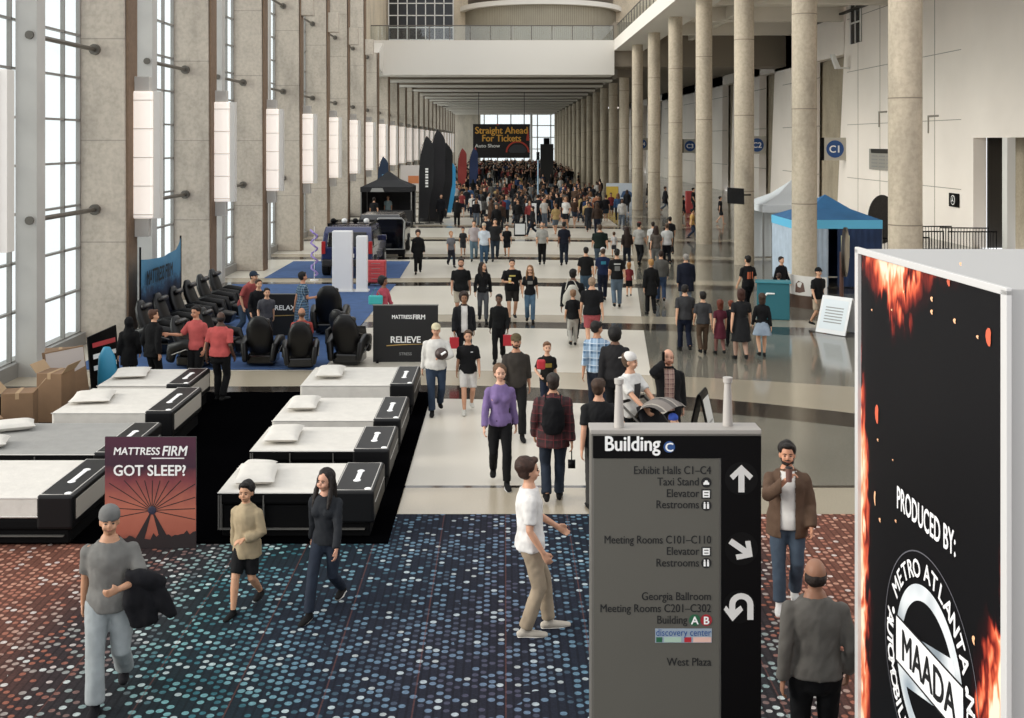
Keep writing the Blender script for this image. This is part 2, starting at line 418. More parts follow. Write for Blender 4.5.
    if hk in ('thick', 'short', 'long', 'bun', 'curly', 'bob', 'pony'):
        r = .012 if hk == 'short' else .02 if hk != 'curly' else .04
        gb((0, .021 + r * .8, .111), (.072 + r, .084 + r, .075 + r), 18, 14); gb((0, .04, .06), (.07 + r * .8, .055 + r, .06 + r), 14, 10)
    if hk in ('short', 'thick', 'curly', 'bob') and not hat:
        k_ = 1.35 if hk != 'short' else 1
        gb((0, -.05, .163), (.058, .03 * k_, .022 * k_), 12, 8)
        for q in (-1, 1): gb((q * .066, -.012, .125), (.016, .04, .045), 10, 8)
    if hk == 'long':
        G.tube([H((0, .06, .09)), H((0, .075, .0)), H((0, .08, -.12)), H((0, .08, -.25))], [(.09, .05), (.1, .045), (.1, .04), (.06, .025)], 14, True, ref=(1, 0, 0))
        for q in (-1, 1): G.tube([H((q * .078, .0, .1)), H((q * .088, -.01, .02)), H((q * .1, -.05, -.1)), H((q * .1, -.09, -.2))], [.026, .03, .034, .018], 10, True)
    if hk == 'bob':
        G.tube([H((0, .05, .09)), H((0, .055, .0)), H((0, .05, -.05))], [(.095, .06), (.1, .055), (.085, .045)], 14, True, ref=(1, 0, 0))
    if hk == 'pony': G.tube([H((0, .09, .12)), H((0, .14, .05)), H((0, .13, -.1))], [.03, .03, .015], 10, True)
    if hk == 'bun': gb((0, .1, .15), (.04, .04, .04))
    if hk == 'balding':
        gb((0, .04, .05), (.08, .072, .055)); 
        for q in (-1, 1): gb((q * .062, .01, .07), (.016, .04, .035))
    if hk == 'hood': gb((0, .03, .085), (.1, .1, .12)); G.tube([Tz(1.42), Tz(1.5), Tz(1.6)], [(.14, .11), (.11, .1), (.09, .09)], 16)
    if G.v: part('hair' if hk != 'hood' else 'head_scarf', G, hairm(hcol) if hk != 'hood' else asm(hcol), max(vox, .012), 1, .011)
    if hat:
        G = MB(); gb((0, .015, .125), (.088, .103, .082), 18, 14)
        if hat[0] == 'cap':
            sgn = -1 if len(hat) < 3 else hat[2]
            G.tube([H((0, sgn * .05, .125)), H((0, sgn * .12, .118)), H((0, sgn * .165, .105))], [(.075, .012), (.07, .01), (.045, .008)], 14, True, ref=(1, 0, 0))
        if hat[0] == 'beanie': gb((0, .015, .105), (.09, .104, .05), 18, 12)
        part({'cap': 'cap', 'beanie': 'beanie'}.get(hat[0], 'hat'), G, asm(hat[1]), max(vox, .012), 1)
    if mid:
        E = MB(); dk = mat('1d1512', .3, name='eye_dark')
        for q in (-1, 1):
            e = MB(); e.ball(H((q * .03, -.081, .07)), (.0115 * hs, .008, .0065 * hs), 10, 6); part('eye', e, dk, 0)
            e = MB(); e.tube([H((q * .014, -.087, .087)), H((q * .032, -.084, .091)), H((q * .048, -.074, .086))], [.004, .005, .003], 6, True); part('eyebrow', e, hairm(hcol if hk != 'hood' else '1c1512'), 0)
        e = MB(); e.tube([H((-.02, -.09, .016)), H((0, -.098, .016)), H((.02, -.09, .016))], [.002, .004, .002], 6, True); part('mouth', e, mat('8a4a40', .6, name='lips'), 0)
    if extra: extra(body, part, H, Tz, arms, legs, s)
    return body

def beard(c='2a1c14'):
    def f(body, part, H, Tz, arms, legs, s):
        G = MB(); G.tube([H((-.058, -.03, .03)), H((-.045, -.066, .0)), H((0, -.083, -.014)), H((.045, -.066, .0)), H((.058, -.03, .03))], [.014, .019, .022, .019, .014], 8, True)
        G.tube([H((-.028, -.088, .028)), H((0, -.1, .03)), H((.028, -.088, .028))], [.006, .008, .006], 8, True); part('beard', G, hairm(c), .008, 1)
    return f
def glasses(c='101010'):
    def f(body, part, H, Tz, arms, legs, s):
        G = MB()
        for q in (-1, 1): G.ball(H((q * .031, -.088, .07)), (.022, .008, .015), 10, 6); G.tube([H((q * .05, -.085, .074)), H((q * .076, .0, .075))], [.004, .004], 6)
        G.tube([H((-.012, -.096, .074)), H((.012, -.096, .074))], [.003, .003], 6); part('sunglasses', G, mat(c, .2, name='glass_dark'), 0)
    return f
def pack(c='15151a'):
    def f(body, part, H, Tz, arms, legs, s):
        G = MB(); G.tube([Tz(1.02), Tz(1.1), Tz(1.3), Tz(1.42)], [(.13, .06), (.16, .085), (.15, .08), (.1, .05)], 16, True)
        G.v = [(a, b + .19, z) for a, b, z in G.v]
        for q in (-1, 1): G.tube([np.array(Tz(1.4)) + [q * .1, .14, 0], np.array(Tz(1.47)) + [q * .1, .02, .01], np.array(Tz(1.38)) + [q * .11, -.14, 0], np.array(Tz(1.15)) + [q * .15, -.1, 0], np.array(Tz(1.08)) + [q * .15, .1, 0]], [.016] * 5, 8, True)
        o = part('rucksack', G, cloth(c), .016, 2, .01)
    return f
def multi(*fs):
    def f(*a):
        for g in fs: g(*a)
    return f
def handpos(body, k):
    h = body['hands']; p = Vector(h[:3] if k == 'L' else h[3:]); return Matrix.Rotation(body.rotation_euler[2], 4, 'Z') @ p + body.location
# ---------------------------------------------------------------- camera, light
cam = bpy.data.cameras.new('camera'); co = bpy.data.objects.new('camera', cam); COL.objects.link(co); SC.camera = co
co.location = (0, 0, HC); co.rotation_euler = (R(90), 0, 0); cam.sensor_width = 36; cam.lens = F / 1024 * 36
cam.shift_x = (512 - VX) / 1024; cam.shift_y = -(359 - VY) / 1024; cam.clip_end = 600
w = bpy.data.worlds.new('sky'); SC.world = w; w.use_nodes = True
wb = w.node_tree.nodes['Background']; wb.inputs[0].default_value = (.97, .985, 1.0, 1); wb.inputs[1].default_value = 1.35
sd = bpy.data.lights.new('sun', 'SUN'); sd.energy = 3.2; sd.angle = R(40); sd.color = (1, .95, .86)
so = bpy.data.objects.new('sun', sd); COL.objects.link(so); so.rotation_euler = Vector((1, .22, -.34)).to_track_quat('-Z', 'Y').to_euler()
vs = SC.view_settings; vs.view_transform = 'Standard'; vs.look = 'None'; vs.gamma = 1; vs.exposure = -.03; vs.use_curve_mapping = False

# ---------------------------------------------------------------- floor
def terrazzo(name, c, rough, sc=60, amt=.35):
    m, nt, b = base(name); g = N(nt); p = g.pos(); f = g.noise(p, sc, 2); c0 = lin(c)
    q = g.noise(p, .35, 3)
    col = g.ramp(f, [(.35, tuple(v * (1 - amt) for v in c0[:3]) + (1,)), (.55, c0), (.75, tuple(min(1, v * (1 + amt)) for v in c0[:3]) + (1,))])
    col = g.mix(.3, col, g.ramp(q, [(.35, (.7, .68, .64, 1)), (.65, (1, 1, 1, 1))]), 'MULTIPLY')
    g.l(col, b.inputs['Base Color']); b.inputs['Roughness'].default_value = rough; b.inputs['Specular IOR Level'].default_value = .6; return m
FM = [terrazzo('white_terrazzo', 'd0c9bb', .32, amt=.06), terrazzo('dark_terrazzo', '38322c', .12, amt=.3), terrazzo('beige_terrazzo', 'b5aa96', .25, amt=.1),
      terrazzo('grey_terrazzo', '77746a', .10, amt=.3), terrazzo('beige_terrazzo_polished', 'a39a88', .13, amt=.1)]
strips = [(15.07, 16.25, 2, 4, 0), (16.25, 16.36, 1, 1, 0), (16.36, 21.9, 0, 3, 1), (21.9, 23.1, 1, 1, 1), (23.1, 24.6, 2, 4, .6)]
pos_ = 24.6
for k in range(22):
    d0 = 30.2 + 8.7 * k
    strips += [(pos_, d0, 0, 3, .4), (d0, d0 + 1.0, 1, 1, .3), (d0 + 1.0, d0 + 2.3, 2, 4, .3)]; pos_ = d0 + 2.3
fl = MB()
def xb(d): return min(3.0 + .095 * (d - 24), 6.5)
def bend(X, a): return -.035 * a * max(-2, min(X + 2, 12)) ** 2 if a else 0
prev = {}
for i, (d0, d1, ml, mr, a) in enumerate(strips):
    a0 = strips[i - 1][4] if i else 0; a1 = a
    for zone, (n_, mm) in enumerate(((12, ml), (18, mr))):
        fl.cur = mm
        for k in range(n_):
            q = []
            for dd, aa in ((d0, a0), (d1, a1)):
                b_ = xb((d0 + d1) / 2) if False else xb(dd)
                lo, hi = (-10.6, b_) if zone == 0 else (b_, 21.8)
                for kk in (k, k + 1):
                    X_ = lo + (hi - lo) * kk / n_; q.append((X_, dd + bend(X_, aa), 0))
            fl.add([q[0], q[1], q[3], q[2]], [(0, 1, 2, 3)])
struct('floor', fl, FM)
fl = MB(); fl.box(-10.6, 21.8, -3, 240, -.4, -.02); struct('floor_slab', fl, concrete('55524c'))
# carpet
m, nt, b = base('woven_carpet'); g = N(nt); p = g.pos()
S_ = g.n('SeparateXYZ'); g.l(p, S_.inputs[0]); x_, y_ = S_.outputs[0], S_.outputs[1]
cx = g.m('MULTIPLY', x_, 13.0); col_i = g.m('FLOOR', cx)
cy = g.m('ADD', g.m('MULTIPLY', y_, 8.5), g.m('MULTIPLY', g.m('MODULO', col_i, 2.0), .5))
cell = g.n('CombineXYZ'); g.l(col_i, cell.inputs[0]); g.l(g.m('FLOOR', cy), cell.inputs[1])
wn = g.n('TexWhiteNoise', noise_dimensions='2D'); g.l(cell.outputs[0], wn.inputs['Vector'])
wc = g.n('SeparateColor'); g.l(wn.outputs['Color'], wc.inputs[0])
fxn = g.m('ABSOLUTE', g.m('ADD', g.m('SUBTRACT', g.m('FRACT', cx), .5), g.m('MULTIPLY', g.m('SUBTRACT', wc.outputs[2], .5), .22))); fyn = g.m('ABSOLUTE', g.m('ADD', g.m('SUBTRACT', g.m('FRACT', cy), .5), g.m('MULTIPLY', g.m('SUBTRACT', wc.outputs[1], .5), .4)))
mask = g.m('LESS_THAN', g.m('ADD', g.m('MULTIPLY', wc.outputs[0], .35), g.m('ADD', g.m('POWER', g.m('MULTIPLY', fxn, 2.2), 2.0), g.m('POWER', g.m('MULTIPLY', fyn, 3.4), 2.0))), 1.0)
big = g.noise(p, .28, 2); big2 = g.noise(g.vm('ADD', p, (13, 5, 0)).outputs[0], .6, 2)
# palette position: orange at far left and far right, teal between, navy-violet centre
u = g.m('ADD', g.m('MAXIMUM', g.m('MULTIPLY', x_, -1.0), g.m('MULTIPLY', x_, 1.75)), g.m('MULTIPLY', g.m('SUBTRACT', big, .5), 4.0))
u = g.m('MAXIMUM', u, 0.05)
u = g.m('ADD', u, .2)
basec = g.ramp(g.m('DIVIDE', u, 6.0), [(.0, '23242f'), (.3, '1b222f'), (.55, '16252a'), (.78, '33292a'), (.95, '6a4438')])
fleck = g.ramp(g.m('DIVIDE', u, 6.0), [(.0, '66758c'), (.3, '5d7c8e'), (.55, '6b9a9c'), (.78, '8d8a86'), (.95, 'b58672')])
fleck2 = g.ramp(g.m('DIVIDE', u, 6.0), [(.0, '4a4658'), (.3, '38505e'), (.55, '33666e'), (.78, '8a5546'), (.95, 'a06a58')])
fc = g.mix(g.m('GREATER_THAN', wc.outputs[0], .5), fleck, fleck2)
fc = g.mix(g.m('MULTIPLY', g.m('GREATER_THAN', wc.outputs[1], .88), .45), fc, lin('dfe6e4'))
dens = g.m('GREATER_THAN', g.m('ADD', wc.outputs[2], g.m('MULTIPLY', g.m('SUBTRACT', big2, .5), 1.6)), .3)
colr = g.mix(g.m('MULTIPLY', mask, dens), basec, fc)
rib = g.m('LESS_THAN', g.m('ABSOLUTE', g.m('SUBTRACT', g.m('FRACT', cx), .5)), .36)
colr = g.mix(.45, colr, g.mix(rib, (.25, .25, .27, 1), (1, 1, 1, 1)), 'MULTIPLY')
ln_ = g.m('LESS_THAN', g.m('FRACT', g.m('MULTIPLY', x_, 1.25)), .018)
colr = g.mix(g.m('MULTIPLY', ln_, .4), colr, lin('70463e'))
colr = g.mix(.5, colr, g.ramp(g.noise(p, 50, 3), [(.35, (.35, .35, .35, 1)), (.65, (1, 1, 1, 1))]), 'MULTIPLY')
g.l(colr, b.inputs['Base Color']); b.inputs['Roughness'].default_value = .9; b.inputs['Specular IOR Level'].default_value = .15
CARPET = m
fl = MB(); fl.box(-10.6, 21.8, -3, 15.07, -.02, .012); struct('floor_carpet', fl, m)

# ---------------------------------------------------------------- left wall
CONC = concrete('bbb0a2', joints=2.45); CONCD = concrete('9d968a')
BROWN = concrete('77604c')
STEEL = mat('b6b3ae', .5, .0, var=.08, vs=1, name='painted_steel'); DSTEEL = mat('3a3835', .45, .4, name='dark_steel')
PIPE = mat('6a655e', .4, .7, name='pipe_steel'); WHITE = mat('e2e0dc', .5, name='white_paint')
gm, gnt, gb_ = base('window_glass'); gg = N(gnt); tr = gg.n('BsdfTransparent'); gl = gg.n('BsdfGlossy'); gl.inputs['Roughness'].default_value = .03
mx = gg.n('MixShader'); mx.inputs[0].default_value = .07; gg.l(tr.outputs[0], mx.inputs[1]); gg.l(gl.outputs[0], mx.inputs[2])
tr.inputs[0].default_value = (.93, .96, .96, 1); gg.l(mx.outputs[0], gnt.nodes['Material Output'].inputs[0]); GLASS = gm
ORD = ['nearest', 'second', 'third', 'fourth', 'fifth', 'sixth', 'seventh', 'eighth', 'ninth', 'tenth', 'eleventh', 'twelfth', 'thirteenth', 'fourteenth', 'fifteenth', 'sixteenth', 'seventeenth', 'eighteenth', 'nineteenth', 'twentieth', 'twenty-first', 'twenty-second', 'twenty-third', 'twenty-fourth', 'twenty-fifth', 'twenty-sixth']
SP = 7.82; NP = 24
def otxt(k): return 'nearest' if k == 0 else ORD[k] + ' nearest'
for k in range(-1, NP):
    d = 27.7 + SP * k; top = 17 if d < 80 else 11.25
    q = MB(); q.cur = 0
    # main shaft: broad face to the hall's near end, slightly battered; brown reveal on the hall side
    q.hexa([(-10.34, d, -.02), (-9.12, d, -.02), (-9.12, d + .55, -.02), (-10.34, d + .55, -.02)], [(-10.34, d, top), (-9.2, d, top), (-9.2, d + .55, top), (-10.34, d + .55, top)])
    o = q.build('concrete_pillar', [CONC], bevel=.03)
    q = MB(); q.box(-9.14, -9.08, d + .03, d + .7, 0, top); 
    q.build('reveal_strip', BROWN, o)
    if 2 <= k <= 6:
        q = MB(); q.box(-9.15, -8.55, d + .05, d + .5, 10.5, 11.5); q.build('corbel', CONC, o, bevel=.02)
    if d > 15: tag(o, 'tall board-marked concrete pillar on the left window wall, %s in view' % otxt(k), 'pillar', 'left wall pillars')
    else: o['kind'] = 'structure'; o.name = 'trim_pillar'
    # steel column mid-bay, window frames and glass
    dm = d + .55 + (SP - .55) / 2
    q = MB(); q.box(-10.16, -9.72, dm - .2, dm + .25, 0, top); q.build('trim_%d' % (k + 2), STEEL)['kind'] = 'structure'
    fr_ = MB(); zt = top - .1
    ys = [d + .58, d + 1.6, dm - .24, dm + .29, d + SP - 1.0, d + SP - .03]
    for yy in ys: fr_.box(-10.32, -10.22, yy - .022, yy + .022, .3, zt)
    z = .3
    while z < zt:
        fr_.box(-10.32, -10.22, d + .55, d + SP, z - .025, z + .025); z += 1.02
    fr_.box(-10.5, -10.1, d + .55, d + SP, -.02, .3)
    o = fr_.build('window_%d' % (k + 2), mat('8a8782', .5, name='window_frame')); o['kind'] = 'structure'
    gp = MB(); gp.box(-10.275, -10.265, d + .55, d + SP, .3, zt); gp.build('pane', GLASS, o)
    if k < 12:
        for z in (3.25, 7.1, 10.9):
            if z > top - 1: continue
            q = MB(); q.tube([(-9.86, dm + .1 if False else dm - .15, z), (-9.86, d + SP + .05, z)], [.055, .055], 12); q.tube([(-9.86, dm - .25, z), (-9.86, dm - .15, z)], [.09, .09], 12)
            o = q.build('brace_pipe', PIPE, smooth=True)
            q = MB(); q.tube([(-9.86, d + SP - .12, z), (-9.86, d + SP + .0, z)], [.13, .13], 14); q.build('mounting_plate', PIPE, o, smooth=True)
            tag(o, '%s steel brace pipe in the %s window bay' % ({3.25: 'lower', 7.1: 'middle', 10.9: 'upper'}[z], 'foremost' if k < 0 else otxt(k)), 'pipe', 'window brace pipes')
# sill wall beyond the row
DIFF = mat('fff4ea', .5, emit=.42, name='lit_diffuser'); SCG = mat('b9b5af', .45, name='sconce_metal')
for k in range(-1, 22):
    d = 28.0 + SP * k + (.3 if k >= 0 else -.5)
    if d < 15: continue
    o = empty('wall_sconce', (-8.82, d, 4.5), 0, 'tall white box wall light, %s' % ('foremost, cut off by the left edge' if k == -1 else otxt(k) + ' fully visible one'), 'wall light', 'tall wall lights on the left pillars')
    q = MB(); q.box(-.3, .1, -.12, .14, 1.62, 1.98); q.build('top_box', SCG, o, bevel=.01)
    q = MB(); q.box(-.26, .08, -.12, .14, -1.95, -1.5); q.build('bottom_box', SCG, o, bevel=.01)
    q = MB(); q.box(-.36, .2, -.2, .16, -1.5, 1.62); q.build('diffuser', DIFF, o, bevel=.05)
    q = MB(); q.box(.2, .36, -.14, .16, -1.5, 1.62)
    for z in (-1.4, -.7, 0, .7, 1.4): q.box(-.37, .22, -.21, -.2, z - .012, z + .012); 
    q.build('side_channel', mat('d9d5cf', .4, name='channel'), o, bevel=.01)
    q = MB(); q.box(-.34, -.28, -.05, .1, -1.2, 1.2); q.build('wall_bracket', SCG, o)
# ---------------------------------------------------------------- right wall (sloping precast panels)
RW = mat('f6ede4', .8, var=.04, vs=.3, name='precast_panel'); RWD = concrete('a89c88', .8, name='recess_concrete')
def xr(z): return 21.5 + .0 * z
wl = MB()
# panels with recesses between: list of (d0,d1) solid panels; edges batter (wider at bottom)
pan = [(20, 44.2), (52.8, 73.2)]
dd = 80.5
while dd < 215: pan.append((dd, dd + 11.5)); dd += 16.5
H1 = 17
JNT = mat('958e83', .9, name='panel_joint')
for i, (a, b_) in enumerate(pan):
    bt = 0 if i < 1 else 2.6
    wl.hexa([(21.5, a - (-.4 if i > 1 else 0), 0), (22.1, a - (-.4 if i > 1 else 0), 0), (22.1, b_ + bt * .5, 0), (21.5, b_ + bt * .5, 0)],
            [(21.5, a, H1), (22.1, a, H1), (22.1, b_ - bt * .5, H1), (21.5, b_ - bt * .5, H1)])
wl.box(21.5, 22.1, 44.2, 52.8, 5.05, H1)
for a in range(73, 215, 5): wl.box(21.5, 22.1, a, a + 5, 10.4, H1)
struct('wall_right', wl, RW)
wl = MB(); wl.box(23.2, 23.6, 30, 55, 0, H1); wl.box(22.3, 22.7, 55, 216, 0, H1)
for dd in (44.2,): wl.box(22.1, 23.2, dd - .1, dd + .1, 0, H1)
struct('wall_recess', wl, RWD)
j = MB()
for z in (2.6, 5.9, 9.2, 12.5): j.box(21.485, 21.5, 20, 43.9, z, z + .03); j.box(21.485, 21.5, 54.2, 72.2, z, z + .03)
for y in (23, 27.5, 32, 36.6, 41, 57.5, 61.7, 65.9, 70): j.box(21.485, 21.5, y, y + .04, 0, 16.9)
for k in range(8):
    a = 78 + 16.5 * k
    for z in (2.6, 5.9, 9.2): j.box(21.485, 21.5, a + .2, a + 11, z, z + .04)
struct('trim_panel_joints', j, JNT)
q = MB(); q.box(21.4, 21.75, 49.0, 49.5, 0, 5.05); q.build('trim_door_post', WHITE)['kind'] = 'structure'
q = MB(); q.box(22.15, 23.2, 52.7, 52.85, 0, 5.05); struct('door_1', q, mat('2a2623', .4, name='dark_door'))
# small square window high on the right wall
o = MB().box(21.44, 21.5, 69.3, 71.3, 10.9, 13.4).build('window_40', mat('0b0c0e', .5, name='dark_glass')); o['kind'] = 'structure'
q = MB(); q.box(21.38, 21.46, 69.25, 69.35, 10.9, 13.4); q.box(21.38, 21.46, 71.25, 71.35, 10.9, 13.4); q.box(21.38, 21.46, 70.25, 70.35, 10.9, 13.4); q.box(21.38, 21.46, 69.3, 71.3, 12.1, 12.2); q.build('window_bars', WHITE, o)
# slab over the right concourse
BW = mat('dcd5c9', .7, var=.05, vs=.4, name='soffit_plaster'); BW2 = mat('ddd8cf', .6, name='fascia_plaster')
q = MB(); q.box(8.35, 10.6, 20, 88, 11.8, 12.65); struct('ceiling_slab_edge', q, BW2)
q = MB(); q.box(10.6, 21.5, 20, 88, 13.4, 13.8); q.box(14.0, 14.4, 20, 88, 12.6, 13.4); q.box(10.5, 10.7, 20, 88, 12.5, 13.7)
for k in range(8): q.box(10.6, 21.5, 27.3 + 9.2 * k - .3, 27.3 + 9.2 * k + .3, 12.5, 13.4)
struct('ceiling_concourse', q, BW)
q = MB(); q.box(21.2, 21.45, 20, 88, 12.9, 13.02); struct('trim_dark_line', q, DSTEEL)
# columns
for k in range(21):
    d = 27.3 + 9.2 * k; top = 11.8 if d < 87 else 10.6
    q = MB(); n = 28; q.tube([(0, 0, 0), (0, 0, top)], [.39, .39], n)
    o = q.build('concrete_column', concrete('b8ab97', .7, joints=0) if k == 0 else bpy.data.materials['column_concrete'] if 'column_concrete' in bpy.data.materials else None, loc=(9.5, d, 0), smooth=True)
    if k == 0: o.data.materials[0].name = 'column_concrete'
    q = MB()
    for z in (2.9, 5.9, 8.9): q.tube([(0, 0, z), (0, 0, z + .03)], [.393, .393], n)
    q.build('pour_ring', mat('7d7264', .8, name='ring_concrete'), o, smooth=True)
    tag(o, 'round raw concrete column of the right-hand row, %s to the viewer' % otxt(k), 'column', 'round concrete columns')
# ---------------------------------------------------------------- bridge and low ceiling beyond
q = MB(); q.box(-10.6, 8.35, 87.8, 91, 9.95, 12.6)
q.hexa([(-10.6, 83, 10.6), (-9.3, 83, 10.6), (-9.3, 87.8, 10.0), (-10.6, 87.8, 10.0)], [(-10.6, 83, 10.9), (-9.3, 83, 10.9), (-9.3, 87.8, 12.4), (-10.6, 87.8, 12.4)])
struct('trim_bridge', q, BW2)
q = MB(); q.box(-10.6, 21.8, 91, 216, 11.3, 11.6); q.box(-10.6, 21.8, 91, 91.3, 10.6, 11.3); q.box(8.35, 21.8, 88, 91, 10.6, 14); struct('ceiling', q, mat('82786a', .8, name='coffer_plaster_shaded'))  # coffer shade is put into the darker plaster colour
q = MB()
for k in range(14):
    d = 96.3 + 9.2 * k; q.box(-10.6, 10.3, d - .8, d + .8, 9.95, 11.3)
q.box(8.9, 10.3, 91, 216, 9.95, 11.3); struct('ceiling_beams', q, mat('7d7366', .7, name='beam_plaster_shaded'))  # beams coloured darker, shade between the bright lines painted in
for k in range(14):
    d = 96.3 + 9.2 * k; q = MB().box(-10.55, 8.9, d - .95, d + .95, 9.84, 10.0); struct('trim_beam_highlight_%d' % (k + 1), q, BW2)  # added pale strips, painted stand-in for highlight lines along the beams
def rail(name, p0, p1, z, label, n):
    p0, p1 = Vector(p0), Vector(p1); o = empty(name, (0, 0, 0), 0, label, 'railing')
    v = (p1 - p0); L = v.length; v.normalize(); nrm = Vector((-v.y, v.x, 0)) * .01
    q = MB(); q.tube([(p0.x, p0.y, z + 1.15), (p1.x, p1.y, z + 1.15)], [.04, .04], 8); q.build('handrail', PIPE, o)
    q = MB(); a, b2 = p0, p1
    q.hexa([(a.x - nrm.x, a.y - nrm.y, z + .05), (b2.x - nrm.x, b2.y - nrm.y, z + .05), (b2.x + nrm.x, b2.y + nrm.y, z + .05), (a.x + nrm.x, a.y + nrm.y, z + .05)],
           [(a.x - nrm.x, a.y - nrm.y, z + 1.1), (b2.x - nrm.x, b2.y - nrm.y, z + 1.1), (b2.x + nrm.x, b2.y + nrm.y, z + 1.1), (a.x + nrm.x, a.y + nrm.y, z + 1.1)]); q.build('glass_panel', GLASS, o)
    for i in range(n + 1):
        c = p0 + (p1 - p0) * i / n; q = MB(); q.box(c.x - .03, c.x + .03, c.y - .03, c.y + .03, z, z + 1.12); q.build('post', PIPE, o)
rail('balcony_railing', (-10.5, 88.2, 0), (8.3, 88.2, 0), 12.6, 'long glass balcony railing across the top of the white bridge', 12)
rail('balcony_railing', (8.6, 88.2, 0), (8.6, 55, 0), 12.65, 'glass balcony railing along the right-hand upper slab', 20)
# back wall above the bridge
q = MB(); q.box(-10.8, 22, 100, 100.5, 12.6, 24); struct('wall_back_upper', q, concrete('cdbfa8', name='beige_plaster'))
q = MB(); q.box(-10.6, 9.5, 88, 100, 12.4, 12.6); struct('floor_upper', q, BW)
o = MB().box(-10.1, -4.5, 99.9, 100, 12.6, 18).build('window_41', mat('17181b', .2, name='dark_glass')); o['kind'] = 'structure'
q = MB()
for i in range(8): x = -10.1 + i * .8; q.box(x - .04, x + .04, 99.8, 99.9, 12.6, 18)
for i in range(6): z = 12.65 + i * 1.05; q.box(-10.1, -4.5, 99.8, 99.9, z - .04, z + .04)
q.build('window_grid', WHITE, o)
q = MB(); q.tube([(3.1, 101, 12.6), (3.1, 101, 16.1)], [6.6, 6.6], 72); dr = struct('wall_drum', q, mat('aaa28f', .6, var=.06, vs=1, name='drum_cladding'), smooth=True)
q = MB()
for i in range(120):
    a = math.pi + math.pi * i / 119; x, y = 3.1 + 6.62 * math.cos(a), 101 + 6.62 * math.sin(a); q.box(x - .012, x + .012, y - .02, y + .02, 12.6, 16.1)
struct('trim_drum_slats', q, mat('857c6b', .6, name='slat'))
q = MB(); q.tube([(3.1, 101, 16.1), (3.1, 101, 16.5)], [7.1, 7.1], 72); struct('trim_drum_cap', q, BW2, smooth=True)
q = MB(); q.tube([(3.1, 101, 16.5), (3.1, 101, 18.5)], [6.4, 6.4], 48); struct('trim_drum_top', q, mat('453c33', .4, name='brown_glass'), smooth=True)
q = MB(); q.box(-10.9, -10.3, 83.2, 100, 11.0, 24); struct('wall_left_upper', q, concrete('cdbfa8', name='upper_plaster'))
# far end wall with bright opening
q = MB(); q.box(-10.6, -4.6, 216, 216.5, 0, 11); q.box(9.3, 21.8, 216, 216.5, 0, 11); q.box(-4.6, 9.3, 216, 216.5, 0, 1.2); struct('wall_end', q, concrete('c9c0b2', name='end_plaster'))
o = MB().box(-4.6, 9.3, 216.2, 216.25, 1.2, 10.6).build('window_42', GLASS); o['kind'] = 'structure'
q = MB()
for x in (-3.9, -1.4, 1.1, 3.6, 6.1, 8.6): q.box(x - .1, x + .1, 216, 216.2, 1.2, 10.6)
for z in (3.4, 5.6, 7.8): q.box(-4.6, 9.3, 216, 216.2, z - .08, z + .08)
q.build('window_mullions', STEEL, o)
q = MB(); q.box(4.5, 4.9, 205, 205.4, 0, 10.6); struct('trim_end_post', q, WHITE)
# ---------------------------------------------------------------- signs in front
BLK = mat('050405', .5, spec=.12, name='black_panel'); WT = mat('eeeeec', .5, name='white_vinyl'); BKT = mat('0b0b0c', .6, name='black_vinyl')
BLUE = mat('1f4a86', .5, name='blue_vinyl'); CHR = mat('9c9c9a', .3, .7, name='brushed_metal')
SD = 8.0; px = SD / F
o = empty('directory_sign', (fx(676, SD), SD, 0), 0, 'free-standing grey and black Building C directory sign with arrows', 'sign'); ox = fx(676, SD)
W2 = .59; ZT = fz(434, SD)
q = MB(); q.box(-W2, W2, 0, .2, 0, ZT - .0); q.build('cabinet', mat('6f6c66', .4, .3, name='sign_side'), o, bevel=.004)
q = MB(); q.box(-W2 - .005, W2 + .005, -.005, .205, ZT, ZT + .03); q.build('top_cap', mat('9a958f', .5, name='cap_metal'), o, bevel=.004)
q = MB(); q.box(-W2 + .012, W2 - .0, -.012, 0, ZT - .165, ZT - .012); q.build('header_panel', BLK, o)
q = MB(); q.box(fx(721, SD) - ox, W2, -.012, 0, 0, ZT - .165); q.build('arrow_panel', BLK, o)
q = MB(); q.box(-W2 + .02, fx(719, SD) - ox, -.008, 0, .02, ZT - .168); q.build('text_panel', mat('5a5852', .6, spec=.2, var=.04, vs=1, name='grey_panel'), o)
LX = lambda x: fx(x, SD) - ox
UX, UZ = (1, 0, 0), (0, 0, 1)
text('header_text', 'Building', .145, WT, (LX(604), -.013, fz(450, SD)), UX, UZ, o, bold=.004, fit=LX(659.5) - LX(604))
def disc(name, x, y, r, m, par, yo=-.013, n=28, asp=1):
    q = MB(); a, c = LX(x), fz(y, SD); q.add([(a + r * math.cos(2 * math.pi * k / n), yo, c + r * math.sin(2 * math.pi * k / n)) for k in range(n)], [tuple(range(n))]); return q.build(name, m, par)
dk = disc('letter_disc', 669, 446.5, .04, BLUE, o); text('letter', 'C', .085, WT, (LX(669), -.014, fz(446.5, SD) - .029), UX, UZ, dk, bold=.003, align='CENTER')
rows = [(473.6, 'Exhibit Halls C1–C4', 711, 634), (485, 'Taxi Stand', 699, 657.5), (496.6, 'Elevator', 699, 666.5), (507.8, 'Restrooms', 699, 656.5), (543, 'Meeting Rooms C101–C110', 711, 604.5), (554.3, 'Elevator', 699, 666.5), (566, 'Restrooms', 699, 656.5),
        (599.5, 'Georgia Ballroom', 711, 642), (611.5, 'Meeting Rooms C201–C302', 711, 600.5), (623, 'Building', 687, 657), (665, 'West Plaza', 711, 666.5)]
for y, t, xr_, xl_ in rows: text('sign_text', t, .08, BKT, (LX(xr_), -.0085, fz(y, SD)), UX, UZ, o, align='RIGHT', bold=.0012, fit=LX(xr_) - LX(xl_))
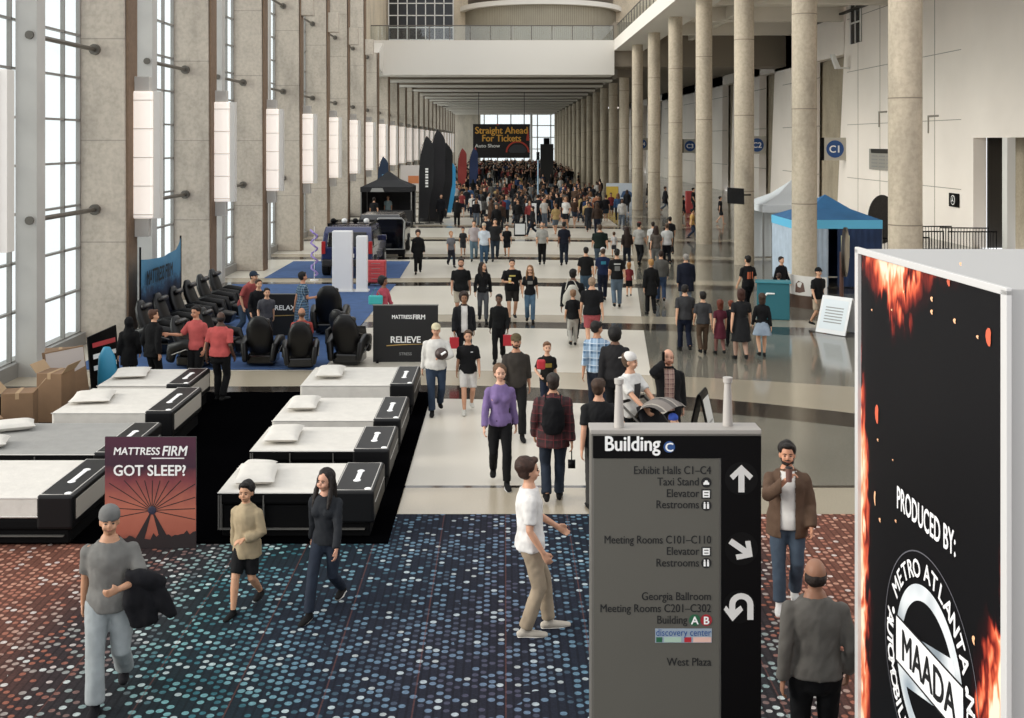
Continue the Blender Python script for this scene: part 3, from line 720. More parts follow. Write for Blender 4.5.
for y, kd in ((482, 'taxi'), (493.5, 'lift'), (505, 'wc'), (551, 'lift'), (562.5, 'wc')):
    if kd == 'lift': 
        q = MB(); a, c = LX(706), fz(y, SD); q.box(a - .033, a + .033, -.0115, -.008, c - .033, c + .033); i_ = q.build('icon_plate', BKT, o, bevel=.006)
        q = MB(); q.box(a - .024, a + .024, -.0125, -.0115, c - .024, c + .024); q.build('icon_symbol', WT, i_)
        q = MB()
        for z in (-.01, .01): q.box(a - .015, a + .015, -.0135, -.0125, c + z - .003, c + z + .003)
        q.build('icon_lines', BKT, i_)
    else:
        i_ = disc('icon_plate', 706, y, .036, BKT, o, -.0115); a, c = LX(706), fz(y, SD); q = MB()
        if kd == 'taxi': q.box(a - .02, a + .02, -.0135, -.0115, c - .015, c + .0); q.hexa([(a - .014, -.0135, c), (a + .014, -.0135, c), (a + .014, -.0115, c), (a - .014, -.0115, c)], [(a - .008, -.0135, c + .014), (a + .008, -.0135, c + .014), (a + .008, -.0115, c + .014), (a - .008, -.0115, c + .014)])
        else:
            for s_ in (-1, 1): q.box(a + s_ * .012 - .007, a + s_ * .012 + .007, -.0135, -.0115, c - .022, c + .012); q.ball((a + s_ * .012, -.0125, c + .019), (.006, .001, .006), 8, 6)
        q.build('icon_symbol', WT, i_)
for x, c_, t in ((694.5, '1f5a3c', 'A'), (706, '9a1f2a', 'B')):
    i_ = disc('letter_disc', x, 619.5, .04, mat(c_, .5), o, -.0115); text('letter', t, .075, WT, (LX(x), -.0125, fz(619.5, SD) - .026), UX, UZ, i_, align='CENTER', bold=.002)
q = MB(); q.box(LX(655), LX(711.5), -.011, -.008, fz(642, SD), fz(628, SD)); lg = q.build('logo_plate', mat('8d9aa8', .5, name='pale_blue'), o)
text('logo_text', 'discovery center', .07, BLUE, (LX(655.5), -.0115, fz(635, SD)), UX, UZ, lg, fit=LX(711) - LX(656))
for x0, x1, c_ in ((656, 662, '1f5a3c'), (664, 681, '9fb8a8'), (684, 691, 'a8202c'), (693, 711, 'd8b0a4')):
    q = MB(); q.box(LX(x0), LX(x1), -.0125, -.011, fz(641.5, SD), fz(636.5, SD)); q.build('logo_block', mat(c_, .5), lg)
def arrow2(pts, cx_, cz_, ang, name, par):
    q = MB(); c, s_ = math.cos(ang), math.sin(ang)
    q.prism([(a * c - b * s_ + cx_, a * s_ + b * c + cz_) for a, b in pts], lambda u, v, w_: (u, -w_, v), .013, .016); return q.build(name, mat('cfcdca', .5, name='arrow_white'), par)
arr = [(-.022, -.1), (.022, -.1), (.022, .03), (.06, -.01), (.085, .02), (0, .1), (-.085, .02), (-.06, -.01), (-.022, .03)]
arr = [(a * .95, b * .95) for a, b in arr]
for y, ang in ((478, 0), (548, R(-125))):
    i_ = disc('arrow_disc', 741, y, .115, mat('030304', .4, spec=.2, name='disc_black'), o, -.0135, 36); q = MB()
    arrow2(arr, LX(741), fz(y, SD), ang, 'arrow', i_)
i_ = disc('arrow_disc', 739, 606, .115, mat('030304', .4, spec=.2, name='disc_black'), o, -.0135, 36)
pts = [(.085, -.085), (.04, -.085), (.04, .01)] + [(.0 + .035 * math.cos(a) , .015 + .035 * math.sin(a)) for a in [math.pi * k / 8 for k in range(9)]] + [(-.035, -.02), (-.06, .0), (-.085, -.03), (-.02, -.095), (.03, -.03), (.01, -.0)]
pts = [(.09, -.09), (.048, -.09), (.048, .015)] + [(.006 + .042 * math.cos(a), .015 + .04 * math.sin(a)) for a in [math.pi * k / 8 for k in range(1, 8)]] + [(-.036, .015), (-.036, -.02), (.002, .008), (.018, -.022), (-.055, -.1), (-.115, -.02), (-.1, .008), (-.078, -.018)] + [(.006 + .084 * math.cos(a), .015 + .08 * math.sin(a)) for a in [math.pi - math.pi * k / 10 for k in range(11)]]
arrow2(pts, LX(740), fz(606, SD), 0, 'arrow', i_)
for x, yo in ((620, .07), (731, .12)):
    q = MB(); q.tube([(LX(x), yo, ZT + .02), (LX(x), yo, ZT + .16), (LX(x), yo, ZT + .33), (LX(x), yo, ZT + .335), (LX(x), yo, ZT + .37)], [.036, .032, .024, .032, .034], 20)
    q.build('top_post', mat('a9a49e', .5, name='post_white'), o, smooth=True)
# ---------------------------------------------------------------- banner tower at right
KX0, KD0, KX1, KD1 = 2.475, 8.0, 2.552, 5.82
ZK = fz(249, KD0)
uu = Vector((KX1 - KX0, KD1 - KD0, 0)); KL = uu.length; uu.normalize(); nn = Vector((-1, 0, 0)); nn = Vector((uu.y, -uu.x, 0)); 
o = empty('banner_tower', (KX0, KD0, 0), 0, 'tall white-framed box tower with black flame poster in the right foreground', 'banner')
KP = lambda u, v, w_=0: tuple(uu * u + nn * w_ + Vector((0, 0, v)))      # local; nn points to the hall centre (-X)
q = MB(); q.hexa([KP(0, 0, 0), KP(KL, 0, 0), (2.6, KD1 - KD0, 0), (2.6, 0, 0)], [KP(0, ZK, 0), KP(KL, ZK, 0), (2.6, KD1 - KD0, ZK), (2.6, 0, ZK)])
q.build('box_body', mat('a9a8a6', .6, name='box_white'), o)
fm = mat('c4c3c1', .4, name='frame_white')
for nm, (a, b_, c, d_) in (('frame_rail', (-.04, KL + .03, ZK - .03, ZK + .012)), ('frame_stile', (-.04, .02, 0, ZK)), ('frame_stile', (KL - .035, KL + .03, 0, ZK)), ('frame_rail', (-.04, KL + .03, 0, .06))):
    q = MB(); q.prism([(a, c), (b_, c), (b_, d_), (a, d_)], lambda u, v, w_: KP(u, v, w_), 0, .03); q.build(nm, fm, o, bevel=.004)
m, nt, b = base('flame_poster'); g = N(nt); uvn = g.n('Attribute', attribute_name='UVMap'); S_ = g.n('SeparateXYZ'); g.l(uvn.outputs['Vector'], S_.inputs[0])
U, V = S_.outputs[0], S_.outputs[1]                         # metres along / up
cv = g.n('CombineXYZ'); g.l(g.m('MULTIPLY', U, 2.2), cv.inputs[0]); g.l(g.m('MULTIPLY', V, .8), cv.inputs[1]); wv = g.noise(cv.outputs[0], 1.6, 3, .55)
wv2 = g.noise(cv.outputs[0], 4.5, 3, .55)
ww = g.m('ADD', g.m('MULTIPLY', g.m('SUBTRACT', wv, .5), .9), g.m('MULTIPLY', g.m('SUBTRACT', wv2, .5), .35))
def fld(a, b_, s): return g.m('SUBTRACT', a, g.m('MULTIPLY', b_, s))
mL = fld(fld(1.0, g.m('ABSOLUTE', g.m('SUBTRACT', U, .02)), 4.2), g.m('MAXIMUM', 0.0, g.m('SUBTRACT', V, 2.7)), .9)
mR = fld(fld(1.35, g.m('SUBTRACT', KL, U), 3.0), g.m('MAXIMUM', 0.0, g.m('SUBTRACT', V, 2.0)), 1.1)
mT = fld(fld(1.25, g.m('SUBTRACT', ZK, V), 2.2), g.m('ABSOLUTE', g.m('SUBTRACT', U, .62)), 1.25)
msk = g.m('MAXIMUM', g.m('MAXIMUM', mL, mR), mT)
hgh = g.m('ADD', g.m('MULTIPLY', msk, 1.0), g.m('MULTIPLY', ww, 1.7))
rdg = g.m('ABSOLUTE', g.m('SUBTRACT', g.m('FRACT', g.m('MULTIPLY', g.m('ADD', wv, g.m('MULTIPLY', wv2, .25)), 5.0)), .5))
inten = g.m('ADD', g.m('MULTIPLY', hgh, .8), g.m('MULTIPLY', g.m('SUBTRACT', rdg, .3), g.m('MINIMUM', 1.0, g.m('MAXIMUM', 0.0, g.m('MULTIPLY', msk, 1.6)))))
col = g.ramp(inten, [(.05, '0b0a0c'), (.2, '220c0e'), (.33, '7a261e'), (.46, 'c85438'), (.62, 'e48a60'), (.8, 'fadcc0')])
b.inputs['Specular IOR Level'].default_value = .15
g.l(col, b.inputs['Base Color']); b.inputs['Roughness'].default_value = .5
q = MB(); n1 = 4; q.add([KP(.02, .06, .004), KP(KL - .035, .06, .004), KP(KL - .035, ZK - .03, .004), KP(.02, ZK - .03, .004)], [(0, 1, 2, 3)])
ps = q.build('poster', m, o); uv = ps.data.uv_layers.new(name='UVMap')
for li, c in enumerate(((.02, .06), (KL - .035, .06), (KL - .035, ZK - .03), (.02, ZK - .03))): uv.data[li].uv = c
UK, VK = tuple(uu), (0, 0, 1)
def pix(x, y):      # poster point seen at a photo pixel -> (u, v)
    # X = (x-VX)/F*D and point on the face line
    t = (x - VX) / F; u_ = (t * KD0 - KX0) / (uu.x - t * uu.y); D_ = KD0 + uu.y * u_; return u_, HC - (y - VY) * D_ / F
LOGO = mat('e9e9ea', .5, name='poster_white')
u0, v0 = pix(898, 507); u1, v1 = pix(957, 549)
tt_, _ = textgeo('PRODUCED BY:', .2, .004); wd = max(v[0] for v in tt_)
text('poster_text', 'PRODUCED BY:', .2, LOGO, KP(u0, v0 + .0, .008), UK, VK, ps, bold=.006, d=.0, wscale=(u1 - u0) / wd)
CU, CV_, RR = 1.17, 1.74, .69
def ringm(name, r0, r1, m_, w_, a0=0, a1=360, par=None, n=72):
    q = MB(); k = n
    A = [R(a0 + (a1 - a0) * i / k) for i in range(k + 1)]
    vs_ = [KP(CU + r * math.cos(a), CV_ + r * math.sin(a), w_) for a in A for r in (r0, r1)]
    q.add(vs_, [(2 * i, 2 * i + 2, 2 * i + 3, 2 * i + 1) for i in range(k)]); return q.build(name, m_, par or ps)
ringm('logo_outline', RR - .008, RR, mat('5a5a60', .5, name='ring_grey'), .007)
lgm, nt, b = base('chrome_print'); g = N(nt); nz_ = g.noise(g.obj(), 1.4, 2); g.l(g.ramp(nz_, [(.35, '5f6e7a'), (.5, 'd8dde0'), (.65, '8c99a4')]), b.inputs['Base Color']); b.inputs['Roughness'].default_value = .5
cr = ringm('logo_ring', .40, .495, lgm, .007)
def arctext(t, r, a_mid, step, size, top=True):
    tot = sum(step * (.55 if ch in ' •I' else 1) for ch in t); a = a_mid + (tot / 2 if top else -tot / 2)
    for ch in t:
        stp = step * (.55 if ch in ' •I' else 1); ac = a - stp / 2 if top else a + stp / 2
        if ch != ' ':
            A = R(ac); c, s_ = math.cos(A), math.sin(A)
            ux = uu * (s_ if top else -s_) + Vector((0, 0, 1)) * (-c if top else c); uy = uu * (c if top else -c) + Vector((0, 0, 1)) * (s_ if top else -s_)
            rb = r if top else r + size * .72
            text('logo_letter', ch, size, LOGO, Vector(KP(CU + rb * c, CV_ + rb * s_, .008)), ux, uy, ps, bold=.003, align='CENTER', d=0)
        a = a - stp if top else a + stp
arctext('METRO ATLANTA', .535, 88, 10.2, .15, True)
arctext('AUTOMOBILE DEALERS ASSOCIATION', .535, 270, 7.4, .15, False)
for a in (164, 16):
    q = MB(); q.add([KP(CU + .56 * math.cos(R(a)) + .022 * math.cos(t * .4), CV_ + .56 * math.sin(R(a)) + .022 * math.sin(t * .4), .008) for t in range(16)], [tuple(range(16))]); q.build('logo_dot', LOGO, ps)
# band with letters
q = MB(); q.add([KP(CU - .49, CV_ - .14, .009), KP(CU + .49, CV_ - .14, .009), KP(CU + .49, CV_ + .15, .009), KP(CU - .49, CV_ + .15, .009)], [(0, 1, 2, 3)]); q.build('logo_band', LOGO, ps)
for dz_ in (-.15, .14):
    q = MB(); q.add([KP(CU - .5, CV_ + dz_, .0095), KP(CU + .5, CV_ + dz_, .0095), KP(CU + .5, CV_ + dz_ + .014, .0095), KP(CU - .5, CV_ + dz_ + .014, .0095)], [(0, 1, 2, 3)]); q.build('logo_line', BKT, ps)
tt_, _ = textgeo('MAADA', .27, .01); wd = max(v[0] for v in tt_)
text('logo_word', 'MAADA', .27, BKT, KP(CU - .4, CV_ - .09, .0105), UK, VK, ps, bold=.01, d=0, wscale=.8 / wd)
# swoosh wedges in the ring
for s_ in (1, -1):
    q = MB(); q.add([KP(CU - s_ * .1, CV_ + s_ * .15, .008), KP(CU + s_ * .4, CV_ + s_ * .15, .008), KP(CU + s_ * .36, CV_ + s_ * .24, .008)], [(0, 1, 2) if s_ > 0 else (0, 1, 2)]); q.build('logo_wedge', lgm, ps)
# sparks
spk = mat('f2b98c', .5, name='spark'); 
SPK = [(878, 414, .05, .13), (950, 282, .03, .05), (933, 299, .02, .03), (933, 312, .02, .03), (879, 440, .012, .02), (881, 520, .018, .03), (894, 460, .008, .01), (893, 310, .01, .015), (873, 310, .01, .015), (962, 264, .015, .02), (990, 337, .05, .1), (979, 337, .015, .02), (956, 321, .02, .03), (975, 640, .02, .05), (905, 292, .01, .02), (897, 521, .012, .02), (876, 498, .015, .1)]
for x, y, a, c in SPK:
    u_, v_ = pix(x, y); q = MB(); q.add([KP(u_ + a * .5 * math.cos(t * .63) + .01 * math.sin(t), v_ + c * .5 * math.sin(t * .63), .0085) for t in range(10)], [tuple(range(10))]); q.build('spark', spk if a < .03 else mat('cf5f40', .5, name='ember'), ps)

# ---------------------------------------------------------------- mattress show
TICK = mat('ccc8c0', .85, var=.05, vs=6, bump=.3, bs=14, name='mattress_ticking'); TICKG = mat('8f8e8a', .85, var=.06, vs=5, bump=.3, bs=14, name='grey_ticking')
BVIN = mat('09090b', .45, spec=.3, name='black_vinyl_cover'); BASEK = mat('060607', .8, spec=.12, name='black_base'); PIPW = mat('c9c6c0', .5, name='white_piping')
q = MB(); q.box(-9.6, -1.42, 13.95, 22.3, .013, .035); tag(q.build('black_rug', mat('040405', .95, spec=0.0, name='black_felt')), 'large black carpet under the mattress displays', 'rug')
def bed(x0, x1, d0, d1, label, zt=.6, tick=TICK, prot=.5, white_side=False, side_print=False, grp='display mattresses'):
    o = empty('mattress_bed', ((x0 + x1) / 2, (d0 + d1) / 2, .035), 0, label, 'bed', grp); hx, hy = (x1 - x0) / 2, (d1 - d0) / 2; z0 = 0
    zb = zt - .31 if white_side else zt - .06; zt -= .035
    q = MB(); q.box(-hx + .04, hx - .04, -hy + .04, hy - .04, .0, zb - .14 if white_side else zb - .15); q.build('bed_base', BASEK, o, bevel=.02)
    q = MB(); q.box(-hx + .02, hx - .02, -hy, hy, zb - .14, zb + .01); q.build('foundation', BASEK, o, bevel=.04, seg=3)
    q = MB(); q.box(-hx, hx - .05, -hy - .005, hy + .005, zb, zt); q.build('mattress', tick, o, bevel=.045 if white_side else .025, seg=4)
    for zz in ((zt - .02, zb + .03) if white_side else (zt - .015,)):
        pts = [(-hx - .004, -hy - .008, zz), (hx - .06, -hy - .008, zz)]; q = MB(); q.tube(pts, [.008] * 2, 6); q.build('edge_piping', PIPW, o)
    q = MB(); q.box(-hx, -hx + .02, -hy - .008, -hy + .0, .1, zb - .02)
    for x in (-hx + .55, -hx + 1.15, -hx + .03): q.box(x, x + .015, -hy - .012, -hy + .06, .12, zb - .02)
    q.box(-hx + .02, hx - .1, -hy - .012, -hy + .06, .1, .11); q.build('base_seams', mat('55534f', .6, name='grey_seam'), o)
    # black foot protector
    q = MB(); q.box(hx - prot, hx + .015, -hy - .02, hy + .02, max(.18, zt - .4), zt + .012); p = q.build('foot_protector', BVIN, o, bevel=.035, seg=3)
    zz = zt + .013; q = MB()
    a, b_, c, d_ = hx - prot + .03, hx - .03, -hy + .03, hy - .03
    q.tube([(a, c, zz), (b_, c, zz), (b_, d_, zz), (a, d_, zz), (a, c, zz)], [.006] * 5, 6); q.build('protector_piping', PIPW, p)
    q = MB(); cx_ = hx - prot * .5; q.box(cx_ - .03, cx_ + .03, -hy * .3, hy * .35, zz, zz + .008); q.ball((cx_, -hy * .3, zz), (.05, .06, .01), 12, 6); q.ball((cx_, hy * .35, zz), (.05, .06, .01), 12, 6); q.build('protector_logo', WT, p)
    q = MB(); q.ball((hx - .07, -hy + .08, zz), (.045, .05, .014), 12, 6); q.build('protector_badge', WT, p)
    if side_print:
        q = MB(); q.box(hx + .015, hx + .022, -hy + .1, hy - .08, zt - .3, zt - .06); q.build('side_label', mat('aaa49a', .5, name='label_print'), p)
    else:
        q = MB(); q.box(hx + .015, hx + .02, -hy + .1, hy - .1, zt - .16, zt - .15); q.build('side_seam', PIPW, p)
    return o
bed(-3.52, -1.62, 14.1, 15.35, 'white-topped black display bed behind the boy in beige and dark-haired woman', zt=.6)
bed(-3.55, -1.62, 16.0, 17.3, 'white-topped black display bed, second from the front in the middle row', zt=.6)
bed(-3.6, -1.62, 17.75, 19.3, 'white display bed with thick pale side, third from front in middle row', zt=.6, white_side=True, prot=.42)
bed(-3.62, -1.62, 20.3, 21.9, 'white display bed at the back of the middle row, below the black Relieve board', zt=.6, white_side=True, prot=.42)
bed(-7.6, -5.22, 13.85, 15.45, 'white bed cut off by the left edge, nearest in the left group', zt=.62, white_side=True, side_print=True, prot=.42)
bed(-7.6, -5.22, 15.75, 17.45, 'grey-topped display bed behind the Got Sleep board', zt=.62, tick=TICKG, prot=.42)
bed(-7.1, -5.22, 18.0, 19.75, 'white pillow-top display bed with black and white foot end in the left group', zt=.66, white_side=True, side_print=True, prot=.42)
bed(-7.1, -5.5, 20.0, 21.4, 'rearmost white display bed of the left group, beside the standing red-polo man', zt=.66, white_side=True, side_print=True, prot=.4)
def pillow(x, y, z, w_, d_, h_, rz, label, tilt=0, m=TICK):
    q = MB(); n = 14; vs_ = []; fs_ = []
    for sgn in (1, -1):
        for j in range(n + 1):
            for i in range(n + 1):
                a, b_ = i / n * 2 - 1, j / n * 2 - 1
                hh = (max(0, 1 - a ** 4) * max(0, 1 - b_ ** 4)) ** .55
                k = 1 - .06 * (1 - abs(b_)) * abs(a) ** 6
                vs_.append((a * w_ / 2 * (1 - .05 * (1 - b_ * b_)) , b_ * d_ / 2 * (1 - .05 * (1 - a * a)), h_ / 2 + sgn * h_ / 2 * hh))
    N1 = n + 1
    for s_ in range(2):
        for j in range(n):
            for i in range(n):
                f = (s_ * N1 * N1 + j * N1 + i, s_ * N1 * N1 + j * N1 + i + 1, s_ * N1 * N1 + (j + 1) * N1 + i + 1, s_ * N1 * N1 + (j + 1) * N1 + i); fs_.append(f if s_ == 0 else f[::-1])
    q.add(vs_, fs_); o = q.build('pillow', m, loc=(x, y, z), rot=(0, R(tilt), R(rz)), smooth=True)
    tag(o, label, 'pillow', 'display pillows'); return o
pillow(-3.15, 14.62, .61, .5, .8, .13, 6, 'white pillow lying on the middle-row bed nearest the blue carpet, upper of two')
pillow(-3.25, 15.1, .6, .42, .4, .09, -8, 'small white pillow half under the plump one on the front middle bed')
pillow(-3.2, 16.65, .61, .5, .85, .13, 3, 'white pillow on the second bed from the front in the middle row')
pillow(-3.25, 18.6, .61, .48, .8, .13, 3, 'white pillow on the third bed from the front in the middle row')
pillow(-3.2, 21.1, .61, .5, .85, .14, 3, 'white pillow on the backmost bed of the middle row')
pillow(-7.3, 17.05, .63, .62, .45, .13, 25, 'white pillow on the grey-topped left bed, nearer the cardboard boxes')
pillow(-7.22, 16.1, .63, .5, .45, .13, 15, 'white pillow at the left edge on the grey-topped bed')
pillow(-6.75, 18.85, .67, .65, .8, .1, 10, 'flat white pillow on the pillow-top bed in the left group')
pillow(-6.75, 20.8, .67, .6, .8, .1, 10, 'flat white pillow on the rearmost bed of the left group')
# GOT SLEEP board
D_ = 13.8; X0, X1 = fx(105, D_), fx(196, D_); zt_ = fz(437, D_)
o = empty('poster_board', ((X0 + X1) / 2, D_, .0), 0, 'orange and purple Got Sleep? poster board with a ferris wheel hub', 'sign'); hw = (X1 - X0) / 2
m, nt, b = base('sunset_print'); g = N(nt); S_ = g.n('SeparateXYZ'); g.l(g.obj(), S_.inputs[0]); f = g.m('ADD', g.m('DIVIDE', S_.outputs[2], zt_), g.m('MULTIPLY', g.m('SUBTRACT', g.noise(g.obj(), 5, 4), .5), .22))
g.l(g.ramp(f, [(.0, '2a1512'), (.14, '96503e'), (.38, 'a8604c'), (.62, '74343a'), (.74, '34162a'), (.95, '451a30')]), b.inputs['Base Color']); b.inputs['Roughness'].default_value = .6
q = MB(); q.box(-hw, hw, 0, .03, 0, zt_); q.build('board', mat('1a1216', .6, name='board_edge'), o)
q = MB(); q.add([(-hw, -.003, .02), (hw, -.003, .02), (hw, -.003, zt_), (-hw, -.003, zt_)], [(0, 1, 2, 3)]); pb = q.build('printed_face', m, o)
text('poster_text', 'MATTRESS', .125, WT, (-hw + .1, -.006, zt_ - .21), UX, UZ, pb, bold=.004, fit=.56, shear=.15)
text('poster_text', 'FIRM', .165, WT, (-hw + .68, -.006, zt_ - .22), UX, UZ, pb, bold=.005, fit=.31, shear=.2)
text('poster_text', 'GOT SLEEP?', .18, WT, (-hw + .1, -.006, zt_ - .46), UX, UZ, pb, bold=.004, fit=.87)
q = MB(); q.box(-hw + .56, hw - .14, -.006, -.004, zt_ - .26, zt_ - .248); q.build('poster_rule', WT, pb)
hc_ = (.02, zt_ - .88); WH = mat('1c1012', .6, name='wheel_print'); q = MB()
for k in range(15):
    a = R(-12 + k * 14.5); L = .7
    for s_ in (-.007,):
        x1_, z1_ = hc_[0] + L * math.cos(a), hc_[1] + L * math.sin(a)
        cl = min(1, *( [(hw - .01 - hc_[0]) / abs(x1_ - hc_[0])] if abs(x1_ - hc_[0]) > .01 else [1]), ((zt_ - .52 - hc_[1]) / (z1_ - hc_[1])) if z1_ > hc_[1] + .01 else 1)
        x1_, z1_ = hc_[0] + (x1_ - hc_[0]) * cl, hc_[1] + (z1_ - hc_[1]) * cl
        px_, pz_ = -math.sin(a) * .005, math.cos(a) * .005
        q.add([(hc_[0] - px_, -.0045, hc_[1] - pz_), (x1_ - px_, -.0045, z1_ - pz_), (x1_ + px_, -.0045, z1_ + pz_), (hc_[0] + px_, -.0045, hc_[1] + pz_)], [(0, 1, 2, 3)])
for s_ in (-1, 1): q.add([(hc_[0], -.005, hc_[1]), (hc_[0] + s_ * .02, -.005, hc_[1] - .02), (hc_[0] + s_ * .26, -.005, .02), (hc_[0] + s_ * .12, -.005, .02)], [(0, 1, 2, 3)])
rr_ = random.Random(4); xs_ = [-hw + i * 2 * hw / 30 for i in range(31)]
q.add([(x, -.0052, .02) for x in xs_] + [(x, -.0052, .12 + .12 * abs(x / hw) * rr_.random() + (.08 if x > 0 else 0) * rr_.random()) for x in xs_], [(i, i + 1, i + 32, i + 31) for i in range(30)])
q.build('wheel_print', WH, pb)
q = MB(); q.ball((hc_[0], -.006, hc_[1]), (.05, .004, .05), 16, 8); q.build('wheel_hub', mat('28283c', .5, name='hub_blue'), pb)
for s_ in (-1, 1):
    q = MB(); q.tube([(s_ * .4, .03, .9), (s_ * .42, .3, .0)], [.014, .014], 8); q.build('support_leg', BLK, o)
# black boards
def board(name, x0, x1, yt, yb, D_, label, lines, th=.05, mcol=None):
    X0, X1 = fx(x0, D_), fx(x1, D_); hw = (X1 - X0) / 2; zt_ = fz(yt, D_); o = empty(name, ((X0 + X1) / 2, D_, 0), 0, label, 'sign')
    q = MB(); q.box(-hw, hw, 0, th, 0, zt_); q.build('panel', mcol or mat('101012', .5, name='board_black'), o, bevel=.006)
    q = MB(); q.box(-hw - .01, hw + .01, -.006, th + .006, zt_ - .015, zt_ + .008); q.build('top_edge', mat('6b6a66', .5, name='edge_grey'), o)
    for t, sz, x, z, c, ws, al in lines: text('board_text', t, sz, c, (x * hw, -.003, z * zt_), UX, UZ, o, bold=.003, wscale=ws, align=al)
    for s_ in (-1, 1):
        q = MB(); q.box(s_ * hw * .85 - .03, s_ * hw * .85 + .03, -.16, .2, .0, .03); q.build('foot', BLK, o)
    return o, hw, zt_
GOLD = mat('a8884a', .5, name='gold_vinyl'); GRY = mat('8a8a88', .5, name='grey_vinyl')
o, hw, zt_ = board('display_board', 373, 438, 305, 362, 25.5, 'black Relieve display board standing beyond the middle beds', [('MATTRESS', .12, -.42, .76, WT, .8, 'LEFT'), ('FIRM', .15, .22, .75, WT, .9, 'LEFT'), ('RELIEVE', .2, .0, .34, WT, .98, 'CENTER'), ('STRESS', .09, 0, .12, GRY, 1, 'CENTER')])
q = MB(); q.tube([(-.42, -.004, .36), (-.1, -.004, .385), (.42, -.004, .4)], [.012, .014, .004], 6); q.build('gold_line', GOLD, o)
o, hw, zt_ = board('display_board', 262, 308, 294, 340, 28.9, 'black Relax display board beside the massage chairs', [('RELAX', .17, 0, .62, WT, 1.05, 'CENTER')])
q = MB(); q.tube([(-.42, -.004, .5), (.42, -.004, .53)], [.012, .008], 6); q.build('gold_line', GOLD, o)
# ---------------------------------------------------------------- massage chairs
LEA = mat('0b0a0b', .4, spec=.35, var=.2, vs=8, name='black_leather'); LEB = mat('1c1715', .35, var=.2, vs=8, name='brown_black_leather'); PLS = mat('050506', .15, name='gloss_plastic')
def chair():
    o = empty('massage_chair')
    q = MB(); q.box(-.34, .34, -.4, .35, .04, .3); q.build('base', PLS, o, bevel=.05, seg=3)
    q = MB(); q.hexa([(-.27, -.45, .3), (.27, -.45, .3), (.27, .3, .26), (-.27, .3, .26)], [(-.27, -.48, .48), (.27, -.48, .48), (.27, .3, .42), (-.27, .3, .42)]); q.build('seat', LEA, o, bevel=.06, seg=4)
    q = MB(); q.tube([(0, .2, .35), (0, .32, .6), (0, .44, .9), (0, .5, 1.1), (0, .52, 1.2)], [(.3, .12), (.33, .14), (.33, .14), (.27, .12), (.18, .08)], 20, True, ref=(1, 0, 0)); b_ = q.build('backrest', LEA, o, smooth=True)
    q = MB(); q.tube([(-.18, .36, 1.13), (.18, .36, 1.13)], [(.08, .07), (.08, .07)], 14, True); q.build('headrest', LEB, b_, smooth=True)
    for s_ in (-1, 1):
        q = MB(); q.tube([(s_ * .38, -.42, .3), (s_ * .4, -.35, .55), (s_ * .4, .1, .62), (s_ * .38, .42, .5), (s_ * .34, .5, .2)], [(.07, .12), (.085, .14), (.09, .13), (.09, .16), (.07, .12)], 14, True, ref=(1, 0, 0)); a_ = q.build('armrest', LEA, o, smooth=True)
        q = MB(); q.tube([(s_ * .465, -.35, .4), (s_ * .48, .0, .5), (s_ * .46, .4, .35)], [.015] * 3, 8); q.build('trim_strip', mat('6c6a68', .3, .8, name='silver_trim'), a_)
    q = MB(); q.hexa([(-.24, -.75, .08), (.24, -.75, .08), (.24, -.5, .1), (-.24, -.5, .1)], [(-.24, -.85, .36), (.24, -.85, .36), (.24, -.45, .42), (-.24, -.45, .42)]); q.build('leg_rest', LEA, o, bevel=.06, seg=4)
    return o
proto = chair(); kl = {}
for c in bpy.data.objects:
    if c.parent: kl.setdefault(c.parent, []).append(c)
kf = lambda o: kl.get(o, [])
CH = [(-5.3, 25.2, 180, .88, 'black massage chair seen from behind, left of the seated bald man'), (-4.42, 24.9, 188, .82, 'black massage chair in which the man in a red shirt sits'), (-3.42, 25.3, 174, .9, 'brown-black massage chair seen from behind, next to the Relieve board'),
      (-4.45, 29.3, 183, 1.0, 'tall black massage chair behind the front three, before the white panels'), (-3.75, 27.2, 150, .75, 'low dark recliner half hidden left of the Relieve board'),
      (-6.75, 25.0, 80, .85, 'black recliner nearest the staff man with his back to us'), (-6.5, 26.3, 82, .85, 'black recliner before the window row, nearer the Relax board')]
ow = ['nearest to the bearded beds end', 'second from its near end', 'third from its near end', 'fourth from its near end', 'fifth from its near end', 'last at its far end']
ow[0] = 'nearest end, beside the blue banner'
for k in range(6): CH.append((-7.95, 26.6 + 1.3 * k, 88, .95, 'black recliner in the row along the window: ' + ow[k]))
for i, (x, y, rz, sc_, lb) in enumerate(CH):
    o = proto if i == 0 else copy_tree(proto, None, kf)
    o.location = (x, y, .012 if y > 24.6 else .035); o.rotation_euler = (0, 0, R(rz)); o.scale = (sc_,) * 3
    tag(o, lb, 'massage chair', 'black massage chairs')
# ---------------------------------------------------------------- blue carpets
BC = mat('33507c', .9, var=.15, vs=3, name='blue_felt')
q = MB(); q.add([(-9.3, 24.6, .012), (-3.9, 24.6, .012), (-3.72, 39.3, .012), (-9.3, 39.3, .012)], [(0, 1, 2, 3)]); q.v += []; tag(q.build('blue_rug', BC), 'blue carpet under the massage chairs', 'rug', 'blue display carpets')
q = MB(); q.add([(-8.6, 41.0, .012), (-3.75, 41.0, .012), (-3.85, 46.8, .012), (-8.6, 46.8, .012)], [(0, 1, 2, 3)]); tag(q.build('blue_rug', BC), 'blue carpet under the parked dark vehicles', 'rug', 'blue display carpets')
